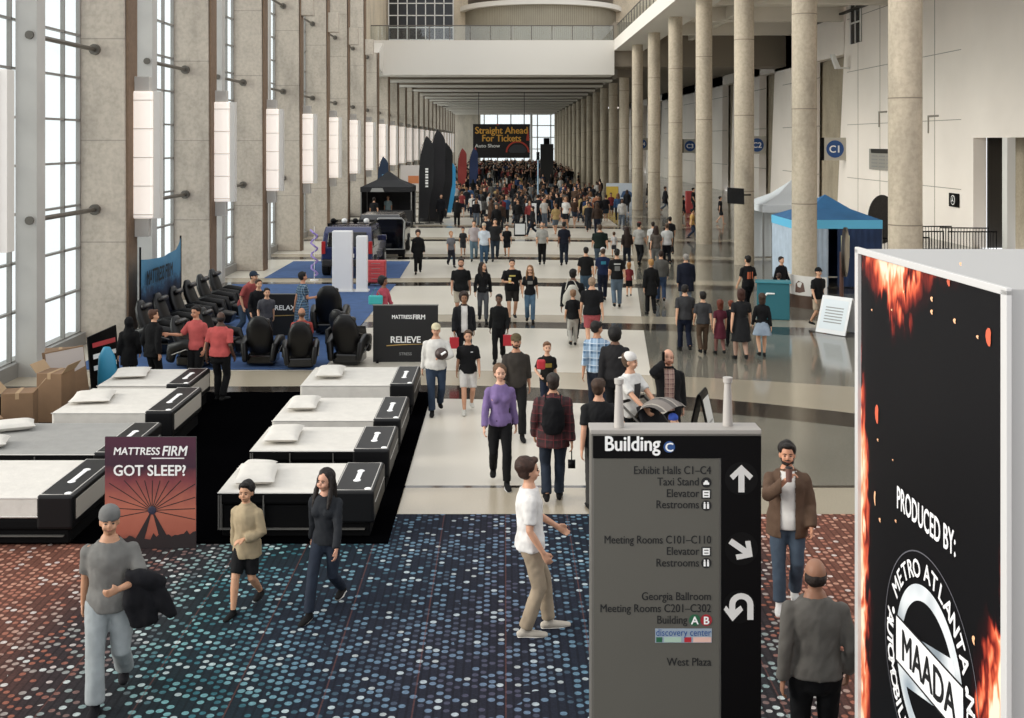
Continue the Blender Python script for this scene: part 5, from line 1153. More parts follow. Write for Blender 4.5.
carton(-8.1, 19.2, .5, .45, .7, 12, 'open cardboard box with pale flaps nearest the left beds'); carton(-8.35, 18.5, .45, .4, .42, 35, 'small cardboard box in front of the open one', flap=False); carton(-7.85, 20.1, .45, .5, .85, -5, 'cardboard box behind the open one, right side')
carton(-8.8, 18.2, .4, .35, .5, 10, 'dark-sided cardboard box at the far left of the pile', flap=False)
o = empty('leaning_cardboard', (-7.95, 21.0, .036), R(62), 'large white and brown flat panel leaning behind the boxes', 'panel'); q = MB(); q.hexa([(-.45, -.05, 0), (.45, -.05, 0), (.45, 0, 0), (-.45, 0, 0)], [(-.45, .15, 1.05), (.45, .15, 1.05), (.45, .2, 1.05), (-.45, .2, 1.05)]); q.build('board', CB, o); q = MB(); q.add([(-.43, .04 - .008, .42), (.43, .075 - .008, .6), (.43, .142 - .008, 1.03), (-.43, .142 - .008, 1.03)], [(0, 1, 2, 3)]); q.build('white_sheet', mat('b5aca6', .7, name='sheet_white'), o)
o = empty('leaning_poster', (-7.85, 22.6, .03), R(60), 'black and red printed board leaning by the window', 'poster'); q = MB(); q.hexa([(-.35, -.03, 0), (.35, -.03, 0), (.35, 0, 0), (-.35, 0, 0)], [(-.35, .1, 1.05), (.35, .1, 1.2), (.35, .13, 1.2), (-.35, .13, 1.05)]); q.build('board', BLK, o)
for i in range(3): q = MB(); z = .4 + i * .22; q.add([(-.28, .1 * z / 1.05 - .042, z), (.28, .1 * z / 1.05 - .042, z + .04), (.28, .1 * z / 1.05 - .03, z + .13), (-.28, .1 * z / 1.05 - .03, z + .09)], [(0, 1, 2, 3)]); q.build('print_band', WT if i != 2 else RED, o)
q = MB(); q.tube([(0, 0, 0), (.02, 0, .35), (0, 0, .75), (0, 0, .9)], [(.17, .1), (.2, .12), (.16, .08), (.08, .04)], 16, True, ref=(1, 0, 0)); o = q.build('plastic_bag', mat('2f86a8', .4, name='blue_plastic'), loc=(-7.6, 21.95, .04), smooth=True); tag(o, 'bright blue plastic bag beside the leaning black board', 'bag')
for i, (x, y, h_, lb) in enumerate(((-8.5, 17.3, .45, 'black equipment case at the left edge, front one'), (-9.25, 19.1, .55, 'black equipment case under the left window'), (-8.65, 16.2, .28, 'low dark case beside the white pillows'))):
    o = empty('equipment_case', (x, y, .035), R(20), lb, 'case', 'black equipment cases'); q = MB(); q.box(-.4, .4, -.3, .3, 0, h_ * .7); q.build('case_body', mat('18181a', .5, name='case_black'), o, bevel=.02); q = MB(); q.box(-.41, .41, -.31, .31, h_ * .72, h_); q.build('lid', mat('222226', .5, name='case_lid'), o, bevel=.02); q = MB(); q.tube([(-.1, -.33, h_ * .5), (.1, -.33, h_ * .5)], [.02] * 2, 8); q.build('handle', CHR, o)
# blue night-skyline banner on the left wall
m, nt, b = base('skyline_print'); g = N(nt); S_ = g.n('SeparateXYZ'); g.l(g.obj(), S_.inputs[0]); f = g.m('ADD', g.m('DIVIDE', S_.outputs[2], 2.0), g.m('MULTIPLY', g.m('SUBTRACT', g.noise(g.obj(), 3, 5, .7), .5), .5))
g.l(g.ramp(f, [(.0, '07080c'), (.48, '101426'), (.6, '1c3350'), (.72, '3d7294'), (1.0, '4f86a6')]), b.inputs['Base Color']); b.inputs['Roughness'].default_value = .6
o = empty('skyline_banner', (-8.75, 29.2, 0), 0, 'blue printed fabric banner hung along the left window wall', 'banner'); q = MB(); n = 14; vs_ = []
for i in range(n + 1): t = i / n; y = -1.6 + 3.4 * t; vs_ += [(.03 * math.sin(i * 1.1), y, .1), (.03 * math.sin(i * 1.1) - .0, y, 2.05 + (.25 * (t - .85) / .15 if t > .85 else 0) - .1 * math.sin(math.pi * t))]
q.add(vs_, [(2 * i, 2 * i + 1, 2 * i + 3, 2 * i + 2) for i in range(n)]); fc_ = q.build('banner_cloth', m, o, smooth=True)
text('banner_text', 'MATTRESS FIRM', .5, BKT, (.07, -1.35, 1.4), (0, 1, 0), (0, 0, 1), fc_, bold=.006, wscale=.62, d=0, shear=.1)
for y in (-1.62, 1.82): q = MB(); q.tube([(0, y, 0), (0, y, 2.35)], [.025] * 2, 8); q.build('banner_pole', BLK, o)
# ---------------------------------------------------------------- people
BL = '141416'
def P(label, x, yf, yh, rot, top, bottom, **k):
    D_ = depth(yf); h = HC * (yf - yh) / (yf - VY); h = k.pop('hh', h)
    return person(label, x, yf, h, rot, top, bottom, **k)
plR = plaid('3a1418', '1a1012', '6a2428', 9); plB = plaid('8fa6bc', '3a5874', 'd0dae2', 8); plS = plaid('a08478', '6a4a48', 'c8b4a4', 14)
pat = plaid('3f5f7a', '16202c', 'a8bccc', 16)
# foreground
a = P('person in grey T-shirt, grey beanie and light jeans striding on the carpet', 110, 700, 503, 10, ('tee', '6f6e6a'), ('wide', '8f9799'), skin='b08468', st=.5, fwd='R', hair=('short', '3a3532'), hat=('beanie', '6a6a68'), la=(.12, -.3, 1.12, (1, .6, -.4)), shoes='141318', sole='3a3a3a', fat=1.08, curl=.8, look=8)
c = handpos(a, 'L')
q = MB(); JK = .68
q.tube([(-.08, 0, .1), (.05, .0, .06), (.2, .02, .0), (.3, .03, -.06)], [(.08, .05), (.11, .1), (.12, .12), (.08, .1)], 16, True); q.tube([(.0, 0, .05), (.05, .0, -.25), (.12, .02, -.55)], [(.15, .06), (.2, .08), (.17, .05)], 16, True, ref=(1, 0, 0)); q.tube([(.22, .02, 0), (.34, .02, -.3), (.46, .02, -.45)], [(.1, .06), (.12, .07), (.07, .05)], 14, True, ref=(1, 0, 0))
q.v = [(a_ * JK, b_ * JK * .9, c_ * JK) for a_, b_, c_ in q.v]; me = remesh(q, .012, 2); noisy(me, .014, 8, 3); me.materials.append(cloth('131318')); o = bpy.data.objects.new('folded_jacket', me); COL.objects.link(o); o.location = c + Vector((.1, .12, .02)); o.rotation_euler = (0, 0, R(10)); tag(o, 'dark jacket draped over the left forearm of the man in the grey T-shirt', 'jacket')
P('person, dark-haired boy in beige jacket and black shorts', 247, 610, 481, -12, ('jacket', 'a3906c'), ('shorts', '101114'), skin='b98c6e', st=.5, fwd='R', hair=('thick', '15110f'), la=(.05, -.2, 1.06, (1, .5, -.5)), shoes='101012', sole='202022', look=2, nod=0)
P('person, long-haired woman in dark sweater and navy trousers on the carpet', 326, 611, 466, -14, ('long', '24272c'), ('slim', '222b3a'), skin='c09078', fem=True, st=.62, fwd='R', hair=('long', '1a1310'), shoes='161414', sole='c8c4bc', look=-14)
a = P('person in white T-shirt and khaki trousers standing in profile on the carpet', 530, 633, 456, 96, ('tee', 'd9d6d2'), ('jeans', '9d8a70'), skin='c4957a', st=.2, fwd='L', hair=('thick', '35221a'), la=(.22, -.3, .99, (.6, .8, -.6)), shoes='b5ab9c', sole='ddd8d0', lean=-.01, feet={'L': (.09, -.2, .085), 'R': (-.09, .06, .085)})
a = P('bearded person in brown jacket and blue jeans, hand raised to his mouth', 787, 606, 442, -10, ('open', '5c4432'), ('jeans', '3c4a5a'), skin='b98468', inner='d6d2cc', st=.25, fwd='R', hair=('thick', '17120f'), ra=(-.03, -.27, 1.42, (-1, -.1, -1)), shoes='c9c5c0', sole='e0deda', extra=beard('1c1410'), curl=.9, fat=1.05)
c = handpos(a, 'R'); q = MB(); q.tube([(0, 0, -.06), (0, 0, .08)], [.03, .036], 16); o = q.build('paper_cup', mat('6a4a42', .5, name='cup_brown'), loc=c + Vector((.02, -.05, .06))); tag(o, 'small dark cup held to the mouth by the man in the brown jacket', 'cup'); q = MB(); q.tube([(0, 0, .08), (0, 0, .09)], [.038, .036], 16); q.build('lid', BKT, o)
P('balding person in grey sweater and black trousers seen from behind beside the banner tower', 820, 792, 560, 176, ('long', '66625c'), ('jeans', '0f0f12'), skin='9c7058', st=.08, hair=('balding', '241a15'), fat=1.12, X=2.34)
P('person, woman in purple fleece top and black trousers walking toward the viewer', 500, 484, 363, 4, ('long', '7a6298'), ('slim', '101012'), skin='c89c84', fem=True, st=.42, fwd='L', hair=('bun', '5c4430'), shoes='141416', sole='d0d0d0', look=4)
def camx(body, part, H, Tz, arms, legs, s):
    w_ = arms['R'][2]; G = MB(); G.box(w_[0] - .05, w_[0] + .05, w_[1] - .05, w_[1] + .03, w_[2] - .36, w_[2] - .26); G.tube([(w_[0], w_[1] - .04, w_[2] - .31), (w_[0], w_[1] - .14, w_[2] - .33)], [.04, .045], 12); G.tube([(w_[0], w_[1], w_[2] - .05), (w_[0], w_[1], w_[2] - .28)], [.008] * 2, 6)
    part('hand_camera', G, BLK, 0)
P('person in dark red plaid shirt, cap and black rucksack walking away', 553, 502, 374, 178, ('jacket', plR), ('jeans', '232c3a'), skin='b08468', st=.28, fwd='R', hair=('short', '2a211c'), hat=('cap', '3a3632', -1), extra=multi(pack('101014'), camx), shoes='141212', fat=1.12)
a = P('person in black T-shirt seen from behind at the sign top', 599, 513, 379, 185, ('tee', '18181a'), ('jeans', '3a3836'), skin='b98a70', st=.25, hair=('short', '3a2a20'), ra=(-.3, -.1, 1.0), look=-30)
P('person in brown long shirt and black trousers behind the woman in purple', 516, 437, 333, 4, ('half', '35302b'), ('jeans', '141414'), skin='a87a60', st=.45, fwd='L', hair=('short', '17120f'), hat=('cap', '55482c', -1), extra=beard('1a130f'))
P('person, boy in black T-shirt with yellow print carrying a red item, mid-hall', 547, 418, 343, 8, ('tee', '1a1816'), ('jeans', '1c2436'), skin='c49a80', st=.2, hair=('short', '6a4a34'), ra=(-.2, -.18, 1.02), prints=[(-.09, .09, 1.2, 1.3, '8f7a2e', False)])
o = MB().box(-.08, .07, -.05, .05, -.09, .08).build('red_pouch', mat('a8202c', .6, name='red_cloth2'), loc=(fx(541, 20.3), 20.1, 1.0), bevel=.03); tag(o, 'red and black pouch held by the boy with the yellow shirt print', 'bag')
a = P('person in white long-sleeved shirt and pale cap holding a ball', 436, 413, 323, 6, ('long', 'cfccc5'), ('jeans', '28384c'), skin='b98a70', st=.4, fwd='R', hair=('short', '5a4636'), hat=('cap', 'bfb48e', -1), la=(.1, -.24, 1.14, (1, .5, -.4)), fat=1.15, prints=None)
c = handpos(a, 'L'); q = MB(); q.ball((0, 0, 0), (.12, .1, .11), 18, 12); o = q.build('ball', mat('3a2a26', .5, var=.4, vs=20, name='ball_leather'), loc=c + Vector((.0, -.08, .08)), smooth=True); tag(o, 'dark patterned ball in the arm of the man in the white shirt', 'ball')
q = MB(); q.tube([(0, -.1, .0), (.08, -.09, .05)], [.02, .02], 8); q.build('ball_patch', WT, o)
P('person, boy in black T-shirt and white shorts', 468, 412, 330, 4, ('tee', '121214'), ('shorts', 'c2beb8'), skin='bb8d72', st=.4, fwd='R', hair=('short', '4a3626'), shoes='c9c8be', prints=[(.05, .1, 1.31, 1.33, 'd0d0d0', False)])
P('person in blue and white checked shirt walking away left of the dark-jacket man', 597, 421, 321, 172, ('half', plB), ('jeans', '1d2534'), skin='a87a5e', st=.35, hair=('short', '15110f'), look=-50)
P('person in dark grey jacket walking away, right beside the checked shirt', 615, 431, 327, 170, ('long', '232224'), ('jeans', '121318'), skin='6a4a38', st=.35, hair=('curly', '0e0c0b'), fat=1.08)
a = P('person in white T-shirt and backwards white cap pushing the stroller', 629, 474, 352, 42, ('tee', 'cfcdc8'), ('jeans', '16181c'), skin='b88c72', st=.35, hair=('short', '4a3a2c'), hat=('cap', 'd2cfca', 1), la=(.12, -.5, .98, (.6, .8, -.6)), ra=(-.14, -.5, .98, (-.6, .8, -.6)), look=25, fat=1.05, prints=[(-.06, .08, 1.1, 1.33, '2a2a2c', False)])
a = P('balding person in black jacket and plaid shirt talking on a phone beside the stroller', 668, 466, 349, 2, ('open', '131315'), ('jeans', '101012'), skin='c09078', inner=plS, st=.2, hair=('balding', '6a4a3a'), ra=(-.09, -.12, 1.56, (-1, -.3, -1)), curl=.8, extra=beard('7a4e38'))
c = handpos(a, 'R'); q = MB(); q.box(-.02, .02, -.03, .03, -.02, .12); o = q.build('mobile_phone', BLK, loc=c + Vector((0, 0, .05)), bevel=.005); tag(o, 'black phone held to the ear of the man in the black jacket', 'phone')
# stroller and toddler
Ds = 16.5; o = empty('stroller', (2.36, 16.36, .0), R(48), 'grey and black folding stroller with a toddler, behind the Building C sign', 'stroller')
q = MB(); q.hexa([(-.24, -.35, .4), (.24, -.35, .4), (.24, .15, .38), (-.24, .15, .38)], [(-.24, -.35, .5), (.24, -.35, .5), (.24, .18, .5), (-.24, .18, .5)]); q.build('seat', cloth('26262a'), o, bevel=.03)
q = MB(); q.hexa([(-.24, .12, .48), (.24, .12, .48), (.24, .2, .48), (-.24, .2, .48)], [(-.24, .34, 1.0), (.24, .34, 1.0), (.24, .4, 1.0), (-.24, .4, 1.0)]); q.build('backrest', cloth('1c1c20'), o, bevel=.03)
vs_ = []; q = MB()
for i in range(9):
    a_ = R(15 + i * 14)
    for k_ in range(5):
        x = -.27 + .135 * k_; bl = .08 * (1 - (x / .27) ** 2); vs_.append((x, .12 + (.3 + bl) * math.cos(a_), .72 + (.32 + bl) * math.sin(a_)))
q.add(vs_, [(5 * i + j, 5 * i + j + 1, 5 * i + j + 6, 5 * i + j + 5) for i in range(8) for j in range(4)]); q.build('canopy', plaid('77706a', '2a2a2c', 'b0a89c', 5), o, smooth=True)
for s_ in (-1, 1):
    q = MB(); q.tube([(s_ * .27, .62, 1.02), (s_ * .27, .3, .8), (s_ * .26, -.4, .12)], [.016] * 3, 8); q.tube([(s_ * .26, .4, .12), (s_ * .26, -.1, .5)], [.014] * 2, 8); q.build('side_frame', DSTEEL, o)
    for yy in (-.42, .4): q = MB(); q.tube([(s_ * .27 - .02, yy, .12), (s_ * .27 + .02, yy, .12)], [.12, .12], 22, ref=(0, 1, 0)); q.build('wheel', BLK, o)
q = MB(); q.tube([(-.27, .62, 1.02), (.27, .62, 1.02)], [.02] * 2, 10); q.build('handle', BLK, o)
o.scale = (1.1,) * 3
person('person, toddler with a bright blue hat sitting in the stroller', 660, 470, .95, 48, ('long', '54504c'), ('jeans', '2a3444'), skin='c49a80', hair=('short', '5a4636'), hat=('beanie', '2c50b0'), D=16.3, X=2.38, hipz=.35, feet={'L': (.09, -.42, .2), 'R': (-.09, -.42, .2)}, z0=.36, lod=1)
# mid-hall
M = [
 ('person in dark open jacket over white shirt with a red bag', 464, 368, 292, 6, ('open', '17181c'), ('jeans', '15171c'), dict(skin='8a6248', inner='d0ccc6', hair=('curly', '2a1c16'), st=.4, bag=('R', 'a81c28'))),
 ('person in black sweater with a thin chain, walking beside the dark-jacket person', 499, 362, 294, -4, ('long', '101011'), ('jeans', '0e0e10'), dict(skin='5c4030', hair=('short', '0e0c0b'), st=.4, bag=('L', 'a81c28'))),
 ('bearded person in black T-shirt and beige shorts behind the dark-jacket person', 461, 322, 258, 2, ('tee', '131314'), ('shorts', 'b0a48e'), dict(skin='b98a70', hair=('short', '2a201a'), st=.35, fat=1.12, extra=beard('1c1512'))),
 ('person, long-haired woman in black top and torn grey jeans turning her head', 483, 322, 262, 4, ('long', '121214'), ('slim', '4a4c50'), dict(fem=True, hair=('long', '241a15'), st=.35, look=40)),
 ('person in black T-shirt with yellow lettering holding a drink cup', 512, 320, 259, 4, ('tee', '131314'), ('shorts', '2a2622'), dict(hair=('short', '241a15'), fat=1.15, st=.3, ra=(-.08, -.24, 1.12, (-1, .5, -.4)), prints=[(-.09, .09, 1.27, 1.31, 'b8a858', False)], cup=1)),
 ('person, woman in sunglasses with long fair hair, black printed T-shirt and jeans', 530, 322, 266, 0, ('tee', '161618'), ('jeans', '4a6a82'), dict(fem=True, hair=('long', '7a5a3c'), st=.2, extra=glasses(), prints=[(-.08, .08, 1.2, 1.3, '77756f', False)])),
 ('person in black coat walking toward the viewer alone beside the blue carpet', 418, 274, 236, 4, ('coat', '101012'), ('jeans', '101012'), dict(fem=True, hair=('curly', '2a1a16'), st=.3, hh=1.62)),
 ('person in pale grey shirt and black trousers walking away past the blue pole', 542, 265, 226, 178, ('polo', '9a9890'), ('jeans', '101012'), dict(hair=('balding', '8a7a6c'), st=.2, hh=1.68)),
 ('person in navy shirt and trousers walking away, right of the grey-shirted one', 564, 266, 225, 180, ('tee', '141826'), ('jeans', '1a2230'), dict(hair=('short', '14100e'), st=.35, skin='7a543e', hh=1.75)),
 ('broad person in dark green shirt and jeans walking away', 600, 271, 225, 180, ('tee', '12201a'), ('jeans', '3a4a58'), dict(hair=('short', '4a3828'), fat=1.3, hh=1.78)),
 ('person, long-haired woman in brown top walking away near the column row', 627, 268, 229, 178, ('half', '2c211c'), ('slim', '141a26'), dict(fem=True, hair=('long', '2a1a14'), hh=1.62)),
 ('person, small child in white top walking away beside the broad green shirt', 614, 257, 237, 180, ('tee', 'c0bcb8'), ('shorts', '3a3c44'), dict(hair=('short', '4a3424'), hh=1.05)),
 ('person in navy T-shirt with turquoise back print and white cap walking away', 603, 301, 247, 182, ('tee', '182648'), ('jeans', '141c30'), dict(hair=('short', '4a3a30'), hat=('cap', 'b8b8b6', -1), prints=[(-.08, .08, 1.22, 1.32, '2a7a90', True)])),
 ('person in plain black T-shirt and jeans walking away, left of the turquoise print', 586, 303, 247, 180, ('tee', '121213'), ('jeans', '3c5468'), dict(hair=('short', '14100e'), st=.25)),
 ('person in black T-shirt with white back lettering and light jeans walking away', 617, 308, 249, 180, ('tee', '121213'), ('jeans', '56697a'), dict(hair=('short', '1a1512'), hat=('cap', '161616', -1), st=.3, prints=[(-.1, .1, 1.3, 1.34, 'a8a8a4', True), (-.08, .08, 1.12, 1.26, '6a6a68', True)])),
 ('person, small fair-haired child in red top and black shorts', 629, 297, 263, 176, ('tee', '7c2026'), ('shorts', '121214'), dict(hair=('bob', '9a6c40'), st=.4)),
 ('person in black jacket with a white bag under the arm walking away', 573, 342, 268, 170, ('long', '131416'), ('jeans', '1c1c1e'), dict(hair=('short', '0f0c0b'), skin='6a4a38', fat=1.15, bag2=1)),
 ('person, boy in black T-shirt and pale trousers walking away next to pink shorts', 573, 346, 290, 182, ('tee', '121214'), ('jeans', 'a8a49a'), dict(hair=('short', '7a5c44'), st=.35)),
 ('person in black T-shirt and pinkish red shorts walking away', 592, 350, 277, 176, ('tee', '121215'), ('shorts', 'b0484e'), dict(hair=('short', '8a7460'), fat=1.15, st=.35)),
 ('person in dark grey T-shirt and navy jeans left of the family group', 685, 352, 284, 182, ('tee', '38383a'), ('jeans', '141c30'), dict(hair=('short', '17120f'), fat=1.05)),
 ('person, teenager in grey T-shirt and brown trousers walking away', 703, 354, 292, 180, ('tee', '3a3a3c'), ('jeans', '54402e'), dict(hair=('short', '17120f'), st=.3)),
 ('person, red-haired child in maroon dress beside the teenager in grey', 720, 355, 300, 182, ('dress', '58182a', .55), ('leggings', '8a5a50'), dict(hair=('bob', '5c2a1c'), fem=True)),
 ('person, red-haired child in dark clothes walking behind the maroon dress', 731, 347, 301, 180, ('tee', '17171b'), ('jeans', '17171b'), dict(hair=('short', '6a3220'))),
 ('person, woman in black knee-length dress walking away near the teal counter', 741, 361, 288, 180, ('dress', '1a1a1c', .5), ('leggings', 'b08a74'), dict(fem=True, hair=('bob', '3a2018'), fat=1.1)),
 ('person, girl in black cardigan and pale blue skirt right of the black dress', 762, 357, 294, 176, ('long', '121214'), ('skirt', '8f9fb0'), dict(fem=True, hair=('bob', '3a2a20'), st=.3)),
 ('person in black sports jersey with orange number 14 at the teal counter', 748, 316, 255, 200, ('tee', '131214'), ('jeans', '131318'), dict(hair=('short', '17120f'), prints=[(-.09, -.05, 1.1, 1.3, 'c0603c', True), (.0, .03, 1.1, 1.3, 'c0603c', True), (.05, .09, 1.1, 1.3, 'c0603c', True)])),
 ('grey-haired person in navy coat and light jeans walking away by the columns', 686, 311, 253, 180, ('coat', '151a2a'), ('jeans', '6a7680'), dict(hair=('short', '8f8a84'), fat=1.15)),
 ('fair-haired person in long black coat on the dark tiled strip', 651, 315, 259, 184, ('coat', '111112'), ('jeans', '111114'), dict(fem=True, hair=('short', 'a07848'), st=.3)),
 ('person in grey shirt and blue jeans ahead of the long black coat', 661, 303, 250, 176, ('long', '56544f'), ('jeans', '2c3f5c'), dict(hair=('short', '2a1e18'))),
 ('person in pale T-shirt and dark jeans leaning near the column row', 639, 266, 226, 150, ('tee', '9c9992'), ('jeans', '17181c'), dict(hat=('cap', '6a2a26', -1), hh=1.75)),
 ('person in white T-shirt with dark round print facing the far end', 653, 262, 224, 180, ('tee', 'c8c6c2'), ('shorts', '15161a'), dict(hair=('short', '2a201a'), hh=1.65, prints=[(-.05, .05, 1.2, 1.32, '4a4a4c', True)])),
 ('person, woman with long brown hair amid the white shirts by the columns', 656, 270, 222, 180, ('tee', '5a5048'), ('jeans', '6a6a68'), dict(fem=True, hair=('long', '2c1c16'), hh=1.7)),
 ('person in white T-shirt and dark trousers right of the long brown hair', 667, 266, 224, 180, ('tee', 'c4c2be'), ('jeans', '15171c'), dict(hair=('short', '4a382c'), hh=1.7)),
 ('person in black and white top standing next to the fourth nearest column', 670, 256, 217, 180, ('tee', '1a1a1e'), ('jeans', '101114'), dict(hair=('short', '17120f'), hh=1.7)),
 ('person in yellow jersey between two columns on the right', 692, 240, 214, 90, ('tee', 'b88a34'), ('jeans', '2a3448'), dict(hh=1.55)),
 ('person, small running child with a hair bun, far left of the walkway', 451, 267, 231, 20, ('tee', '6a6a70'), ('jeans', '23222c'), dict(hair=('bun', '9c7450'), fem=True, st=.5, hh=1.4)),
 ('person, child in grey T-shirt and shorts walking toward the viewer', 463, 257, 228, 0, ('tee', '2e2e30'), ('shorts', '3a3a3c'), dict(hair=('short', '241a15'), hh=1.25)),
 ('person in pink-grey shirt and light jeans in the group of four', 474, 261, 222, 0, ('tee', 'a89c9c'), ('jeans', '56707e'), dict(hh=1.68)),
 ('person in white T-shirt and blue jeans in front of the group of four', 484, 266, 226, 0, ('tee', 'c2ccd6'), ('jeans', '34526c'), dict(hat=('cap', 'b8a890', -1), hh=1.7)),
 ('person in charcoal shirt and jeans at the right of the group of four', 495, 261, 221, 0, ('tee', '222224'), ('jeans', '24303c'), dict(fat=1.15, hh=1.75)),
 ('person, child in black T-shirt and shorts beside the group of four', 507, 258, 225, 0, ('tee', '121214'), ('shorts', '17171a'), dict(hh=1.4)),
 ('person in dark cap and dark shirt at the back of the group of four', 486, 254, 214, 0, ('tee', '22242c'), ('jeans', '1c242e'), dict(hat=('cap', '16161a', -1), hh=1.75)),
 ('person in dark suit standing right of the black feather flags', 441, 224, 192, 20, ('jacket', '16161c'), ('jeans', '131318'), dict(hh=1.8)),
 ('person in black seen from behind walking into the crowd', 457, 228, 195, 180, ('long', '121214'), ('jeans', '101012'), dict(hh=1.78)),
 ('person in white long shirt standing tall among the crowd', 477, 226, 194, 180, ('long', 'ccc9c4'), ('jeans', '8a8a88'), dict(hh=1.8)),
 ('person in black top and grey shorts at the black tent', 374, 228, 196, 180, ('tee', '17171a'), ('shorts', '9c8870'), dict(hh=1.75)),
 ('person in pale blue top behind the counter of the black tent', 388, 224, 198, 0, ('tee', '8aa4ac'), ('jeans', '202024'), dict(hh=1.7)),
 ('person in black T-shirt and beige shorts beside the white folding floor sign', 818, 328, 274, 20, ('tee', '121214'), ('shorts', 'a8947a'), dict(hat=('cap', '121214', -1), hh=1.6)),
 ('person, child in dark red jacket with white hood at the teal counter', 779, 312, 278, 185, ('jacket', '3c1c20'), ('jeans', '1a1618'), dict(hair=('short', '3a2a24'), hh=1.1)),
 ('person in black leaning behind the teal counter', 781, 307, 264, 30, ('long', '15151a'), ('jeans', '15151a'), dict(hh=1.5)),
 # left show area
 ('staff person in red polo standing with his back turned beside the left beds', 220, 401, 312, 160, ('polo', 'c0443f'), ('jeans', '121214'), dict(skin='4a3226', hair=('balding', '1a1310'), fat=1.25, st=.1, lod=0, look=40)),
 ('staff person in red polo reaching out his arm toward the two shoppers in black', 197, 393, 306, -25, ('polo', 'c24a46'), ('jeans', '121214'), dict(skin='b98468', hair=('short', '17110f'), st=.1, ra=(-.5, -.25, 1.18, (-.2, .3, -1)), nod=8, lod=0)),
 ('person in black jacket with short brown hair facing the reaching staff man', 153, 394, 310, 150, ('jacket', '0d0d0f'), ('jeans', '0d0d0f'), dict(hair=('short', '4a2e20'), st=.1, look=-30)),
 ('person with dark head scarf and black clothes left of the black jacket', 129, 391, 318, 190, ('coat', '0e0e10'), ('jeans', '0e0e10'), dict(hair=('hood', '131316'), st=.1, fem=True)),
 ('person in red polo and blue cap bending by the recliner row', 244, 340, 270, 60, ('polo', 'a84440'), ('jeans', '3a4c60'), dict(hat=('cap', '28384a', -1), hair=('short', '1a1512'), lean=.25)),
 ('person in black and white track top beside the Relax board', 257, 344, 278, 30, ('long', '17171a'), ('jeans', '26262c'), dict(hair=('short', '3a2a20'), lean=.12)),
 ('person in grey top leaning over, right next to the track top', 266, 348, 287, 20, ('tee', '4a4a50'), ('jeans', '1c1c22'), dict(hair=('short', '17120f'), lean=.15)),
 ('person, woman in blue patterned long dress beyond the massage chairs', 302, 341, 271, 120, ('dress', pat, .15), ('leggings', '222222'), dict(fem=True, hair=('short', '15110f'), skin='b88468', ra=(-.05, -.3, 1.1))),
 ('person in pink top with a turquoise bag behind the Relieve board', 383, 342, 276, 60, ('half', 'b03c50'), ('jeans', '201c22'), dict(fem=True, hair=('curly', '100d0c'), skin='7a503c', tbag=1)),
]
for lb, x, yf, yh, rot, tp, bt, k in M:
    bag = k.pop('bag', None); cup = k.pop('cup', None); b2 = k.pop('bag2', None); tb = k.pop('tbag', None)
    k.setdefault('fwd', random.choice('LR'))
    a = P(lb, x, yf, yh, rot, tp, bt, **k)
    if bag:
        c = handpos(a, bag[0]); q = MB(); q.box(-.1, .1, -.05, .05, -.36, -.12); o = q.build('carrier_bag', mat(bag[1], .6, name='red_paper'), loc=c, bevel=.015); q = MB(); q.tube([(-.06, 0, -.12), (-.03, 0, -.02), (.03, 0, -.02), (.06, 0, -.12)], [.006] * 4, 6); q.build('bag_handle', WT, o)
        tag(o, 'red carrier bag held by the person in the %s' % ('dark jacket and white shirt' if x < 480 else 'black sweater'), 'bag', 'red carrier bags')
    if cup:
        c = handpos(a, 'R'); q = MB(); q.tube([(0, 0, -.06), (0, 0, .08)], [.03, .04], 14); o = q.build('drink_cup', mat('d8cfa8', .5, name='cup_cream'), loc=c + Vector((.0, -.06, .04))); tag(o, 'cream drink cup in the hand of the man with yellow shirt lettering', 'cup'); q = MB(); q.tube([(0, 0, -.03), (0, 0, .02)], [.035, .038], 14); q.build('cup_band', YEL, o)
    if b2:
        q = MB(); q.tube([(0, 0, 0), (.05, 0, .2), (.05, 0, .42)], [(.2, .08), (.22, .1), (.1, .06)], 14, True, ref=(1, 0, 0)); o = q.build('shoulder_bag', cloth('b8b4a6'), loc=(a.location.x - .08, a.location.y - .22, .95), smooth=True); tag(o, 'white cloth bag on the back of the person in the black jacket', 'bag'); q = MB(); q.tube([(-.12, 0, .35), (-.05, .1, .6), (.1, .12, .55), (.2, .05, .35)], [.012] * 4, 6); q.build('strap', cloth('b8b4a6'), o)
    if tb:
        q = MB(); q.box(-.17, .17, -.06, .06, 0, .22); o = q.build('hand_bag', mat('3aa8a8', .5, name='turquoise_leather'), loc=(a.location.x - .15, a.location.y - .25, .95), bevel=.03); tag(o, 'turquoise handbag of the woman in pink', 'bag'); q = MB(); q.tube([(-.12, 0, .2), (0, 0, .4), (.12, 0, .2)], [.01] * 3, 6); q.build('bag_handle', mat('2f8a8a', .5), o)
# man seated in massage chair
person('bald person in red shirt reclining in a massage chair', 300, 350, 1.72, 190, ('polo', 'a8362e'), ('jeans', '1c1c22'), skin='a8785c', hair=('balding', '5a4638'), D=25.0, X=-4.42, hipz=.5, feet={'L': (.1, -.5, .2), 'R': (-.1, -.5, .2)}, lean=-.1, lod=1)

